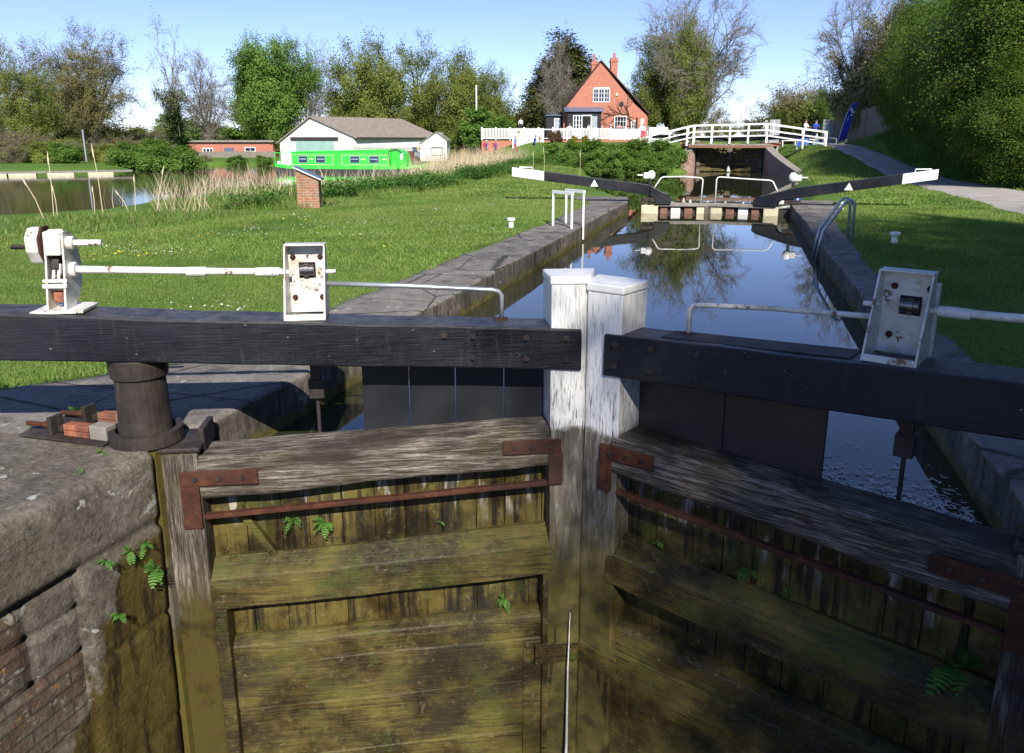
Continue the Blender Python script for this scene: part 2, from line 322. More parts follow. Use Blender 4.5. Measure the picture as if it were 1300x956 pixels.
MAT['l_dark'] = m_leaf('dark_ivy_leaf', (.022, .045, .012), (.035, .07, .015), (.055, .095, .022), .15)
MAT['l_mid'] = m_leaf('mid_green_leaf', (.12, .22, .035), (.17, .29, .05), (.09, .17, .028), .4)
MAT['l_hill'] = m_leaf('hillside_leaf', (.065, .12, .016), (.10, .17, .022), (.17, .24, .035), .4)
MAT['l_var'] = m_leaf('variegated_leaf', (.30, .28, .14), (.16, .15, .06), (.42, .38, .24), .2)
MAT['l_yew'] = m_leaf('yew_needles', (.055, .07, .018), (.08, .09, .022), (.11, .11, .03), .2)
MAT['blade'] = m_leaf('grass_blade', (.125, .22, .035), (.18, .29, .055), (.31, .36, .11), .35, True)
MAT['blade_mid'] = m_leaf('bank_grass_blade', (.10, .19, .03), (.15, .25, .04), (.30, .27, .12), .3)
MAT['blade_dark'] = m_leaf('nettle_leaf', (.05, .13, .02), (.08, .19, .03), (.11, .22, .04), .25)
MAT['reed'] = m_leaf('dry_reed', (.62, .48, .32), (.74, .62, .45), (.46, .34, .22), .25)
MAT['fern'] = m_leaf('fern_green', (.08, .20, .03), (.12, .27, .05), (.06, .15, .03), .3)
MAT['yellowleaf'] = m_leaf('yellow_shrub_leaf', (.40, .28, .02), (.30, .24, .03), (.25, .15, .02), .2)
MAT['redleaf'] = m_leaf('red_shrub_leaf', (.10, .04, .03), (.13, .07, .03), (.07, .09, .02), .2)
MAT['daisy'] = simple('daisy_petal', (.8, .8, .75), .6, .05); MAT['dandelion'] = simple('dandelion_petal', (.75, .55, .02), .6, .1)
MAT['straw'] = simple('floating_straw', (.68, .65, .58), .8, .4, 12)
MAT['foam'] = simple('falling_water', (.55, .57, .56), .2, .35, 30, 0, .5)
MAT['w_canal'] = m_water('canal_water', (.030, .032, .014), .02, 2.2, .02)
MAT['w_pond'] = m_water('pond_water', (.060, .055, .026), .10, 2.5, .05)
MAT['w_low'] = m_water('low_water', (.02, .018, .008), .15, 4, .05)

def bricklike(): pass
# ------------------------------------------------------------------ mesh builder
class MB:
    def __init__(s): s.v = []; s.f = []; s.mi = []; s.pc = []
    def add(s, V, Fc, mi=0):
        s.pc.append((len(s.v), len(s.f))); b = len(s.v); s.v += [tuple(p) for p in V]; s.f += [tuple(i + b for i in f) for f in Fc]; s.mi += [mi] * len(Fc); return s
    def box(s, c, size, mi=0, M=None):
        x, y, z = [k / 2 for k in size]
        V = [Vector((a * x, b * y, d * z)) for d in (-1, 1) for a, b in ((-1, -1), (1, -1), (1, 1), (-1, 1))]
        if M is not None: V = [M @ p for p in V]
        V = [p + Vector(c) for p in V]
        return s.add(V, [(0, 3, 2, 1), (4, 5, 6, 7), (0, 1, 5, 4), (1, 2, 6, 5), (2, 3, 7, 6), (3, 0, 4, 7)], mi)
    def mm(s, a, b, mi=0):
        return s.box([(p + q) / 2 for p, q in zip(a, b)], [abs(q - p) for p, q in zip(a, b)], mi)
    def beam(s, p, q, w, h, mi=0, up=(0, 0, 1)):
        p, q = Vector(p), Vector(q); d = (q - p); L = d.length; d.normalize(); u = Vector(up)
        if abs(d.dot(u)) > .98: u = Vector((0, 1, 0))
        sd = d.cross(u).normalized(); u2 = sd.cross(d)
        M = Matrix((sd, d, u2)).transposed()
        return s.box((p + q) / 2, (w, L, h), mi, M)
    def tube(s, pts, r, n=8, mi=0, caps=True):
        P = [Vector(p) for p in pts]; rr = r if isinstance(r, (list, tuple)) else [r] * len(P)
        s.pc.append((len(s.v), len(s.f))); b = len(s.v); prev = None
        for i, p in enumerate(P):
            d = (P[min(i + 1, len(P) - 1)] - P[max(i - 1, 0)]).normalized()
            u = prev if prev is not None else (Vector((0, 0, 1)) if abs(d.z) < .9 else Vector((1, 0, 0)))
            sd = d.cross(u); 
            if sd.length < 1e-4: sd = d.cross(Vector((1, 0, 0)))
            sd.normalize(); u = sd.cross(d).normalized(); prev = u
            for k in range(n):
                a = 2 * math.pi * k / n; s.v.append(tuple(p + (sd * math.cos(a) + u * math.sin(a)) * rr[i]))
        for i in range(len(P) - 1):
            for k in range(n):
                k2 = (k + 1) % n; s.f.append((b + i * n + k, b + i * n + k2, b + (i + 1) * n + k2, b + (i + 1) * n + k)); s.mi.append(mi)
        if caps:
            s.f.append(tuple(b + k for k in range(n))[::-1]); s.mi.append(mi)
            s.f.append(tuple(b + (len(P) - 1) * n + k for k in range(n))); s.mi.append(mi)
        return s
    def prism(s, poly, fn, t0, t1, mi=0):       # poly [(a,b)], fn(a,b,t)->xyz
        n = len(poly); V = [fn(a, b, t0) for a, b in poly] + [fn(a, b, t1) for a, b in poly]
        return s.add(V, [tuple(range(n))[::-1], tuple(range(n, 2 * n))] + [(i, (i + 1) % n, n + (i + 1) % n, n + i) for i in range(n)], mi)
    def ball(s, c, r, mi=0, nu=10, nv=6):
        rx, ry, rz = r if isinstance(r, (list, tuple)) else (r, r, r)
        V = [(c[0], c[1], c[2] + rz)] + [(c[0] + rx * math.sin(math.pi * j / nv) * math.cos(2 * math.pi * i / nu), c[1] + ry * math.sin(math.pi * j / nv) * math.sin(2 * math.pi * i / nu), c[2] + rz * math.cos(math.pi * j / nv)) for j in range(1, nv) for i in range(nu)] + [(c[0], c[1], c[2] - rz)]
        Fc = [(0, 1 + i, 1 + (i + 1) % nu) for i in range(nu)]
        for j in range(nv - 2):
            for i in range(nu): a = 1 + j * nu + i; b = 1 + j * nu + (i + 1) % nu; Fc.append((a, a + nu, b + nu, b))
        e = len(V) - 1; o = 1 + (nv - 2) * nu
        Fc += [(e, o + (i + 1) % nu, o + i) for i in range(nu)]
        return s.add(V, Fc, mi)
    def grid(s, fn, us, vs, mi=0, mif=None):
        b = len(s.v); nu, nv = len(us), len(vs)
        for u in us:
            for v in vs: s.v.append(tuple(fn(u, v)))
        for i in range(nu - 1):
            for j in range(nv - 1):
                s.f.append((b + i * nv + j, b + (i + 1) * nv + j, b + (i + 1) * nv + j + 1, b + i * nv + j + 1))
                s.mi.append(mif(us[i], vs[j]) if mif else mi)
        return s
    def each(s, name, mats, parent=None, k=1, **kw):     # every k added solids become one object of their own
        out = []; pc = s.pc[::k] + [(len(s.v), len(s.f))]
        for (v0, f0), (v1, f1) in zip(pc, pc[1:]):
            m = MB(); m.v = s.v[v0:v1]; m.f = [tuple(i - v0 for i in f) for f in s.f[f0:f1]]; m.mi = s.mi[f0:f1]; out.append(m.build(name, mats, parent, **kw))
        return out[0]
    def build(s, name, mats, parent=None, smooth=False, bevel=0, recalc=True, seg=2):
        me = bpy.data.meshes.new(name); me.from_pydata(s.v, [], s.f)
        ms = mats if isinstance(mats, (list, tuple)) else [mats]
        for m in ms: me.materials.append(MAT[m] if isinstance(m, str) else m)
        if len(ms) > 1: me.polygons.foreach_set('material_index', s.mi)
        if recalc:
            bm = bmesh.new(); bm.from_mesh(me); bmesh.ops.recalc_face_normals(bm, faces=bm.faces); bm.to_mesh(me); bm.free()
        if smooth: me.polygons.foreach_set('use_smooth', [True] * len(me.polygons))
        o = bpy.data.objects.new(name, me); COL.objects.link(o)
        if parent is not None: o.parent = parent
        if bevel:
            b = o.modifiers.new('edge', 'BEVEL'); b.width = bevel; b.segments = seg; b.limit_method = 'ANGLE'; b.angle_limit = R(40)
        return o
def raw_mesh(name, V, Fc, mats, parent=None, mi=None, smooth=False):   # numpy arrays, all faces same size
    me = bpy.data.meshes.new(name); V = np.asarray(V, np.float32); Fc = np.asarray(Fc, np.int32); k = Fc.shape[1]
    me.vertices.add(len(V)); me.vertices.foreach_set('co', V.ravel())
    me.loops.add(Fc.size); me.loops.foreach_set('vertex_index', Fc.ravel())
    me.polygons.add(len(Fc)); me.polygons.foreach_set('loop_start', np.arange(0, Fc.size, k, dtype=np.int32)); me.polygons.foreach_set('loop_total', np.full(len(Fc), k, np.int32))
    for m in mats: me.materials.append(MAT[m])
    if mi is not None: me.polygons.foreach_set('material_index', np.asarray(mi, np.int32))
    me.update(calc_edges=True); me.validate()
    if smooth: me.polygons.foreach_set('use_smooth', [True] * len(me.polygons))
    o = bpy.data.objects.new(name, me); COL.objects.link(o)
    if parent is not None: o.parent = parent
    return o
def tag(o, label, cat, group=None):
    o['label'] = label; o['category'] = cat
    if group: o['group'] = group
    return o
def struct(o): o['kind'] = 'structure'; return o
def stuff(o, label, cat): o['kind'] = 'stuff'; o['label'] = label; o['category'] = cat; return o
def thing(name, label, cat, loc=(0, 0, 0), rz=0, group=None):
    o = bpy.data.objects.new(name, None); COL.objects.link(o); o.location = loc; o.rotation_euler = (0, 0, rz)
    o.empty_display_size = .2
    return tag(o, label, cat, group)
def dup(root, loc, rz, label, group=None, scale=None):
    r = root.copy(); COL.objects.link(r); r.location = loc; r.rotation_euler = (0, 0, rz); r['label'] = label
    if scale: r.scale = scale if isinstance(scale, tuple) else (scale,) * 3
    if group: r['group'] = group
    for ch in root.children:
        c = ch.copy(); COL.objects.link(c); c.parent = r
        for g in ch.children:
            d = g.copy(); COL.objects.link(d); d.parent = c
    return r
# ------------------------------------------------------------------ terrain
def sst(a, b, x):
    t = np.clip((x - a) / (b - a), 0, 1); return t * t * (3 - 2 * t)
SHORE = [onz(px, py, WATER)[:2] for px, py in ((-120, 292), (0, 287), (100, 280), (200, 263), (270, 252), (345, 245), (440, 240), (520, 228), (570, 217))]
POND = [(-70, 8)] + SHORE + [(-22.5, 60.5)] + [onz(px, py, WATER)[:2] for px, py in ((575, 211), (352, 210.6), (290, 209.5), (235, 210.5), (182, 214), (150, 218.5), (0, 223), (-90, 226))] + [(-115, 8)]
POUND = [(-3.5, 26.5), (-4.0, 29), (-6.5, 36), (-9.0, 44), (-9.0, 51), (-6.0, 56), (-3.6, 58.5), (-3.2, 62), (1.7, 62), (2.0, 58.5), (3.4, 54), (3.0, 40), (2.2, 30), (1.75, 26.5)]
def sdist(poly, X, Y):      # signed distance, negative inside
    P = np.array(poly, float); Q = np.roll(P, -1, 0); d = np.full(X.shape, 1e9); ins = np.zeros(X.shape, bool)
    for (ax, ay), (bx, by) in zip(P, Q):
        ex, ey = bx - ax, by - ay; t = np.clip(((X - ax) * ex + (Y - ay) * ey) / (ex * ex + ey * ey), 0, 1)
        d = np.minimum(d, np.hypot(X - ax - t * ex, Y - ay - t * ey))
        if ay != by:
            cr = ((ay > Y) != (by > Y)) & (X < (bx - ax) * (Y - ay) / (by - ay) + ax); ins ^= cr
    return np.where(ins, -d, d)
COPL = ([3.9, 4.3, 5.0, 5.6, 8, 13, 18, 24, 27], [6.8, 5.6, 4.95, 4.5, 4.45, 4.42, 4.30, 4.4, 6.0])
COPR = ([0, 3.9, 5.0, 6.5, 8.6, 11, 16, 21, 22, 26, 27], [8.0, 6.5, 2.5, 2.1, 2.08, 2.0, 2.2, 2.4, 2.7, 2.9, 3.4])
def fbm(X, Y, seed=0):
    r = np.random.RandomState(seed); o = np.zeros_like(np.asarray(X, float))
    for k in range(5):
        fx, fy, ph, am = r.uniform(-1, 1), r.uniform(-1, 1), r.uniform(0, 6.28), .5 ** k
        s = 2.0 ** k; o += am * np.sin((fx * X + fy * Y) * s + ph + 1.7 * np.sin((fy * X - fx * Y) * s * .7 + ph))
    return o
def right_up(Y): return 1.55 * sst(40, 63, Y)
PATHC = [(-12, 6.0), (0, 7.2), (8, 8.1), (15, 8.4), (23, 8.45), (28, 8.8), (34, 8.7), (40, 8.8), (46, 8.3), (52, 7.7), (58, 7.0), (64, 6.5), (72, 6.6), (82, 8.5), (95, 12), (110, 17)]
PATHW = [(-12, 1.5), (20, 1.5), (30, 1.75), (38, 1.6), (46, 1.2), (60, 1.1), (110, 1.0)]
_py = np.array([p[0] for p in PATHC], float); _px = np.array([p[1] for p in PATHC], float)
_wy = np.array([p[0] for p in PATHW], float); _ww = np.array([p[1] for p in PATHW], float)
def ht(X, Y, cut=True):
    X = np.asarray(X, float); Y = np.asarray(Y, float)
    z = .015 + .012 * fbm(X * .4, Y * .4, 3)
    # far side platform of the next lock, falling away to the left
    edge = 60 + np.clip(-4 - X, 0, 60) * 1.22
    up = 1.7 * sst(-6, 2, Y - edge) * sst(-36, -28, X)
    ru = right_up(Y) * sst(2.2, 5.5, X + (Y - 56) * .12)
    z = z + np.where(X < 0, up, 0) + np.where(X >= 0, ru, 0)
    # strip between pound and side pond: reed bank a little raised
    z = z + .25 * np.exp(-((X + 12.5) / 3.0) ** 2) * sst(30, 42, Y) * (1 - sst(56, 64, Y))
    # hillside on the right beyond the path
    px = np.interp(Y, _py, _px); w = np.interp(Y, _wy, _ww)
    hill = np.clip(X - (px + w + .4), 0, 60)
    z = z + np.where(hill > 0, .50 * hill ** 1.0 - .0 * hill, 0) * (1 - .35 * sst(8, 40, hill))
    # far land gently rising
    z = z + 1.5 * sst(90, 300, Y) + np.where(X > 20, 0, 0)
    if cut:
        sp = sdist(POND, X, Y); z = np.where(sp < 1.6, np.minimum(z, WATER + .35 * np.clip(sp, -3, 3) + .02), z)
        sq = sdist(POUND, X, Y); zz = WATER + .7 * np.clip(sq, -2, 4) + .02
        z = np.where(sq < 3.2, np.minimum(z, zz), z)
        z = np.where((X > -3.95) & (X < 2.0) & (Y < 27.5), np.where((Y > 5.6), -1.6, -4.6), z)
        z = np.where((Y < 27.2) & (X < -3.3) & (X > -np.where(Y < 3.9, 8.9, np.interp(Y, COPL[0], COPL[1])) + .12), np.minimum(z, -.06), z)
        z = np.where((Y < 27.2) & (X > 1.5) & (X < np.interp(Y, COPR[0], COPR[1]) - .12), np.minimum(z, -.06), z)
        z = np.where((X > -3.6) & (X < 1.95) & (Y > 58.5) & (Y < 80), -1.5, z)
    return z
def hz(x, y): return float(ht(np.array([x]), np.array([y]))[0])
def lines(*segs):
    o = []
    for a, b, st in segs: o += list(np.arange(a, b, st))
    return np.unique(np.round(np.array(o + [segs[-1][1]]), 4))
gx = lines((-400, -120, 20), (-120, -60, 4), (-60, -24, 1.0), (-24, -4.4, .4), (-4.4, -3.3, .1), (-3.3, 1.5, .8), (1.5, 2.6, .1), (2.6, 14, .4), (14, 40, 1.2), (40, 130, 8), (130, 400, 30))
gy = lines((-40, -8, 4), (-8, 3, .5), (3, 3.4, .2), (3.4, 28, .4), (28, 66, .5), (66, 130, 1.5), (130, 260, 10), (260, 900, 60))
XX, YY = np.meshgrid(gx, gy, indexing='ij'); ZZ = ht(XX, YY)
nX, nY = XX.shape; idx = np.arange(nX * nY).reshape(nX, nY)
Fq = np.stack([idx[:-1, :-1], idx[1:, :-1], idx[1:, 1:], idx[:-1, 1:]], -1).reshape(-1, 4)
struct(raw_mesh('ground', np.stack([XX, YY, ZZ], -1).reshape(-1, 3), Fq, ['lawn'], smooth=True))
# towpath sheet following the ground
V = []; Fp = []
ys = np.arange(-12, 108, .5); nn = 8
for i, y in enumerate(ys):
    c = np.interp(y, _py, _px); w = np.interp(y, _wy, _ww)
    for k in range(nn + 1):
        x = c + w * (k / nn * 2 - 1) * (1 + .06 * math.sin(y * 1.3 + k)) ; e = .0 if k in (0, nn) else .05
        V.append((x, y, hz(x, y) + e - (.03 if e == 0 else 0)))
    if i:
        for k in range(nn): a = (i - 1) * (nn + 1) + k; Fp.append((a, a + 1, a + nn + 2, a + nn + 1))
struct(raw_mesh('towpath', V, Fp, ['path'], smooth=True))
# water sheets
def sheet(name, poly, z, mat):
    m = MB(); m.add([(x, y, z) for x, y in poly], [tuple(range(len(poly)))]); return struct(m.build(name, mat, recalc=False))
sheet('canal_water', [(-3.55, 4.08), (-.88, 5.17), (1.78, 4.08), (1.75, 26.5), (2.6, 30), (3.6, 40), (4.0, 54), (2.4, 59.5), (2.4, 61.5), (-3.9, 61.5), (-3.9, 59.5), (-6.5, 57), (-9.8, 52), (-9.8, 43), (-7, 35), (-4.4, 28.5), (-3.5, 26.5)], WATER, 'w_canal')
sheet('pond_water', [(-100, 3), (-16, 3), (-13.5, 10)] + [(x + 1.3, y) for x, y in SHORE[2:]] + [(-20, 61), (-18, 68), (-26, 80), (-60, 86), (-120, 62)], WATER - .004, 'w_pond')
sheet('lower_water', [(-6, -30), (5, -30), (5, 4.9), (-6, 4.9)], -3.3, 'w_low')

# ------------------------------------------------------------------ lock chamber walls (one sweep each, real relief)
def wobble(V, amp, sc_, seed):
    r = np.random.RandomState(seed); V = np.array(V, float); D = np.zeros_like(V)
    for k in range(6):
        f = r.uniform(-1, 1, (3, 3)) * sc_ * 1.9 ** k; ph = r.uniform(0, 6.28, 3)
        D += amp * .6 ** k * np.sin(V @ f.T + ph + .8 * np.sin(V[:, [1, 2, 0]] @ f + ph))
    return V + D
def wall_side(name, side, label):
    t = thing(name, label, 'lock wall', (0, 0, 0))
    s = -1 if side == 'L' else 1
    def xi(Y):
        b = 3.33 if side == 'L' else 1.58
        b += .035 * math.sin(Y * .7) * .4
        if Y < 3.75: b += (3.75 - Y) * .04 + .02
        if 3.75 <= Y < 4.12: b += .20
        if Y > 25.0: b += (Y - 25.0) ** 2 * .06
        return b
    def xo(Y):
        if side == 'L':
            return 9.0 if Y < 3.9 else np.interp(Y, COPL[0], COPL[1])
        return np.interp(Y, COPR[0], COPR[1])
    def sect(m, ya, yb, st, zbot, zst, quoin=False):
        ysx = list(np.arange(ya, yb, st)) + [yb]
        prof = []                                  # (k, inset from edge, z)
        for q in (1.0, .97, .85, .6, .4, .2, .08): prof.append(('t', q))
        rad = .07 if quoin else .035
        for a in (90, 65, 40, 15): prof.append(('r', a))
        for z in np.arange(-rad - .03, zbot, -zst): prof.append(('f', z))
        prof.append(('f', zbot))
        V = []
        for y in ysx:
            a, b = xi(y), max(xo(y), xi(y) + .4)
            for k, q in prof:
                if k == 't': V.append((s * (a + rad + (b - a - rad) * q), y, 0 if q < .99 else -.12))
                elif k == 'r': V.append((s * (a + rad - rad * math.cos(R(q))), y, -rad + rad * math.sin(R(q))))
                else: V.append((s * (a + max(0, (-q - .5)) * (.02 if quoin else .0)), y, q))
        V = np.array(V); W = wobble(V, .0035 if quoin else .005, 2.8, 5 if side == 'L' else 9)
        if quoin:
            # joints and courses cut back in the masonry
            y, z = V[:, 1], V[:, 2]
            face = z < -.05
            g = np.zeros(len(V))
            j1 = -.47 - .0 * y
            g += .055 * np.exp(-((z - j1) / .018) ** 2) * (y > -9)
            for zz in (-.70, -.98, -1.45, -1.95, -2.5): g += .028 * np.exp(-((z - zz) / .016) ** 2) * (y < 3.12 + .0 * z)
            for zz in (-1.12, -1.9, -2.6): g += .022 * np.exp(-((z - zz) / .016) ** 2) * (y > 3.12)
            for yy, z0, z1 in ((3.12, -9, -.47), (2.25, -.47, .1), (2.78, -.98, -.47), (2.3, -1.45, -.98)): g += .03 * np.exp(-((y - yy) / .018) ** 2) * ((z > z0) & (z < z1))
            W[:, 0] += s * g * face
            W[:, 0] += s * .03 * ((z < -.47) & (y < 3.12)) * face
        else:
            y, z = V[:, 1], V[:, 2]; g = .012 * np.exp(-(((y % 1.5) - .75) / .02) ** 2); W[:, 0] += s * g * (z < -.02)
        n = len(prof); nf = []
        mi = []
        for i in range(len(ysx) - 1):
            for j in range(n - 1):
                nf.append((i * n + j, i * n + j + 1, (i + 1) * n + j + 1, (i + 1) * n + j))
                k, q = prof[j + 1]; y = (ysx[i] + ysx[i + 1]) / 2
                if quoin:
                    if k != 'f' or q > -.47: mm_ = 1 if (k != 't' or xi(y) + 9 > 99) else 0
                    elif y > 3.12: mm_ = 1
                    elif y > 2.78 and q > -.98: mm_ = 1
                    elif y < 2.78 or q > -1.45: mm_ = 3
                    else: mm_ = 1
                    if k == 't' : mm_ = 1 if q < .1 else 0
                else: mm_ = 0 if k != 'f' or q > -.06 else 4
                mi.append(mm_)
        m.append((W, np.array(nf), np.array(mi)))
    parts = []
    sect(parts, -6.0, 1.6, .4, -3.6, .3, True)
    sect(parts, 1.6, 3.75, .035, -3.6, .035, True)
    raw = lambda nm, P: raw_mesh(nm, P[0], P[1], ['coping', 'quoin', 'mossstone', 'rustbrick', 'wallface'], t, P[2], True)
    raw('wing_wall', parts[0]); raw('quoin_masonry', parts[1])
    parts = []; sect(parts, 3.75, 27.2, .12, -1.7, .09); o = raw('chamber_wall', parts[0]); 
    # end cap of the recess where the heel post turns
    m = MB(); a = xi(3.74); b = xi(3.76)
    m.mm((s * a, 3.752, -3.6), (s * (b + .03), 3.80, -.02)); m.build('quoin_return', 'mossstone', t)
    return t
wl = wall_side('lock_wall', 'L', 'long sunlit stone lock wall and worn concrete coping on the left of the chamber, lichen on its near corner')
wr = wall_side('lock_wall', 'R', 'long dark shaded lock wall and coping on the right of the chamber')
for i in (0,): pass

# ------------------------------------------------------------------ near mitre gates
MD = math.atan2(1.1, 2.63)
def gate_leaf(side):
    s = 1 if side == 'L' else -1
    hx = -3.53 if side == 'L' else 1.77
    t = thing('lock_gate', 'sunlit left leaf of the near lock gate with black beam and white winding gear' if side == 'L' else 'shaded right leaf of the near lock gate with black beam and tilted white rack box', 'lock gate', (hx, 3.9, 0), MD if side == 'L' else -MD, 'pair of near mitre gates')
    P = lambda u, v, z: (s * u, -v, z)
    def bx(m, u0, u1, v0, v1, z0, z1, mi=0):
        x0, x1 = sorted((s * u0, s * u1)); y0, y1 = sorted((-v0, -v1)); return m.mm((x0, y0, z0), (x1, y1, z1), mi)
    def hexa(m, c8, mi=0):   # 4 bottom (u,v,z), 4 top
        V = [P(*q) for q in c8]; m.add(V, [(3, 2, 1, 0), (4, 5, 6, 7), (0, 1, 5, 4), (1, 2, 6, 5), (2, 3, 7, 6), (3, 0, 4, 7)], mi)
    def fine(poly_fn, us, name, mat, amp=.008, seed=1, par=t, sc_=3.0):   # swept section with wear
        m = MB(); n = None; V = []
        for u in us:
            sec = poly_fn(u); n = len(sec); V += [(u, a, b) for a, b in sec]
        W = wobble(np.array(V), amp, sc_, seed)
        Vv = [P(*p) for p in W]; Fc = []
        for i in range(len(us) - 1):
            for k in range(n): Fc.append((i * n + k, i * n + (k + 1) % n, (i + 1) * n + (k + 1) % n, (i + 1) * n + k))
        Fc += [tuple(range(n)), tuple(range((len(us) - 1) * n, len(us) * n))]
        m.add(Vv, Fc); return m.build(name, mat, par, smooth=False, bevel=0)
    def rsec(v0, v1, z0, z1, r, k=3, nsub=4):    # rounded rectangle, subdivided
        pts = []
        cs = [(v1 - r, z1 - r, 0), (v0 + r, z1 - r, 90), (v0 + r, z0 + r, 180), (v1 - r, z0 + r, 270)]
        for i, (cv, cz, a0) in enumerate(cs):
            arc = [(cv + r * math.cos(R(a0 + 90 * j / k)), cz + r * math.sin(R(a0 + 90 * j / k))) for j in range(k + 1)]
            pts += arc
            nv, nz, na = cs[(i + 1) % 4]; q = (nv + r * math.cos(R(na)), nz + r * math.sin(R(na)))
            for j in range(1, nsub): pts.append((arc[-1][0] + (q[0] - arc[-1][0]) * j / nsub, arc[-1][1] + (q[1] - arc[-1][1]) * j / nsub))
        return pts
    # balance beam, rising slightly outwards
    bt = lambda u: (.69 + (2.6 - u) * .055) if side == 'L' else (.675 + (2.6 - u) * .052)
    bh = .275
    def bsec(u):
        sag = .02 * math.exp(-((u + .6) / .5) ** 2)
        return rsec(-.13, .17, bt(u) - bh - sag * .5, bt(u), .012, 2, 4)
    beam = fine(bsec, list(np.arange(-1.6, 2.62, .12)) + [2.78 if side == 'L' else 2.655], 'balance_beam', 'black', .0035, 3)
    m = MB(); hexa(m, [(-4.3, -.13, bt(-4.3) - bh), (-1.6, -.13, bt(-1.6) - bh), (-1.6, .17, bt(-1.6) - bh), (-4.3, .17, bt(-4.3) - bh), (-4.3, -.13, bt(-4.3)), (-1.6, -.13, bt(-1.6)), (-1.6, .17, bt(-1.6)), (-4.3, .17, bt(-4.3))])
    m.build('beam_tail', 'black', t, bevel=.01)
    m = MB()
    for u in (1.9, 2.08, 2.42, 2.68) if side == 'L' else (2.57, 2.32, 2.02):
        for dz in (.06, .2):
            if side == 'L' and u < 2 and dz > .1: continue
            z = bt(u) - dz; m.tube([P(u, .172, z), P(u, .182, z)], .021, 10); m.tube([P(u, .18, z), P(u, .196, z)], .012, 6)
    m.each('bolt_head', 'darkiron', t, k=2)
    m = MB()
    if side == 'R':
        m.mm(P(2.3, -.11, 0)[:2] + (0,), P(1.2, .1, 0)[:2] + (.006,)); o = m.build('grip_plate', 'darkiron', t); o.location = (0, 0, 0)
        me = o.data
        for v in me.vertices: v.co.z += bt(abs(v.co.x)) + .001
    # mitre post and cap
    poly = [(2.585, -.15), (2.585, .15), (2.80, .15), (2.842, .105), (2.932, -.15)] if side == 'L' else [(2.545, -.16), (2.545, .15), (2.80, .15), (2.832, .11), (2.935, -.16)]
    m = MB(); zt = .97 if side == 'L' else .93
    zs = [-3.5, -2.6, -2.0, -1.5, -1.1, -.8, -.5, -.3, -.15, 0, .1, .2, .35, .5, .65, .8, zt]
    n = len(poly); V = []
    pr = []
    for i in range(n):
        a, b = poly[i], poly[(i + 1) % n]
        for j in range(4): pr.append((a[0] + (b[0] - a[0]) * j / 4, a[1] + (b[1] - a[1]) * j / 4))
    np_ = len(pr); V = [(a, b, z) for z in zs for a, b in pr]
    W = wobble(np.array(V), .004, 4, 7)
    Vv = [P(*p) for p in W]; Fc = [(i * np_ + k, i * np_ + (k + 1) % np_, (i + 1) * np_ + (k + 1) % np_, (i + 1) * np_ + k) for i in range(len(zs) - 1) for k in range(np_)]
    Fc += [tuple(range(np_)), tuple(range((len(zs) - 1) * np_, len(zs) * np_))]
    m.add(Vv, Fc); post = m.build('mitre_post', 'wwood', t, bevel=.006)
    cx_ = sum(p[0] for p in poly) / n; cy_ = sum(p[1] for p in poly) / n
    cp = [(cx_ + (a - cx_) * 1.06, cy_ + (b - cy_) * 1.06) for a, b in poly]
    cp = [(min(a, 2.845 if b > 0 else 2.93), b) for a, b in cp]
    m = MB(); m.prism(cp, lambda a, b, z: P(a, b, z), zt + .001, zt + .055)
    m.build('post_cap', 'white', post, bevel=.01)
    # top rail, strongly weathered
    def tsec(u):
        f = (u - .33) / 2.25
        zt0 = -.075 + .095 * f; zb = -.38 + .12 * f
        r = .045 + .012 * math.sin(u * 5)
        return rsec(-.17, .16, zb, zt0 - .012 + .003 * math.sin(u * 9), r, 4, 7)
    fine(tsec, list(np.arange(.33, 2.58, .045)) + [2.585], 'top_rail', 'oak', .005, 11, sc_=2.6)
    # heel post timber below + iron shoe
    m = MB(); bx(m, .06, .34, -.17, .16, -3.5, -.045); hp = m.build('heel_post', 'oak_v', t, bevel=.02)
    m = MB(); bx(m, .05, .36, -.2, .17, -.043, -.01); bx(m, .325, .365, -.2, .06, -.08, .075); m.build('iron_shoe', 'darkiron', hp, bevel=.01)
    # round heel column under the beam
    m = MB(); pts = [(0, 0, z) for z in (-.02, .05, .12, .3, .42, .47, .50)]; m.tube([P(0, 0, z) for z in (-.3, .06, .2, .43)], [.165, .163, .155, .15], 28)
    hc = m.build('heel_column', 'darkiron', t, smooth=False, bevel=.008)
    m = MB(); m.tube([P(0, 0, .43), P(0, 0, .50), P(0, 0, bt(0) - bh - .002)], [.168, .175, .178], 28); m.build('column_cap', 'darkiron', hc, bevel=.006)
    m = MB()
    for k in range(30):
        a0, a1 = k / 30 * math.tau, (k + 1) / 30 * math.tau
        V = [(math.cos(a) * r, math.sin(a) * r, z) for a in (a0, a1) for r in (.18, .222) for z in (.0, .085)]
        m.add(V, [(0, 1, 5, 4), (2, 6, 7, 3), (1, 3, 7, 5), (0, 4, 6, 2)])
    m.build('collar', 'darkiron', hc)
    # L straps
    def strap(name, arm, leg):
        m = MB(); bx(m, *arm); bx(m, *leg); 
        o = m.build(name, 'rust', t, bevel=.005)
        mb = MB()
        for f in (.2, .5, .8):
            u = arm[0] + (arm[1] - arm[0]) * f; z = (arm[4] + arm[5]) / 2
            mb.tube([P(u, .18, z), P(u, .19, z)], .014, 8)
        mb.each('rivet', 'darkiron', o)
    strap('iron_strap', (.22, .70, .163, .176, -.27, -.165), (.22, .335, .163, .178, -.56, -.2705))
    strap('iron_strap', (2.27, 2.66, .163, .176, -.155, -.055), (2.575, 2.67, .163, .178, -.38, -.1555))
    # tie rod
    m = MB(); m.beam(P(.34, .12, -.50), P(2.58, .12, -.385), .05, .032); m.build('tie_rod', 'rust', t, bevel=.006)
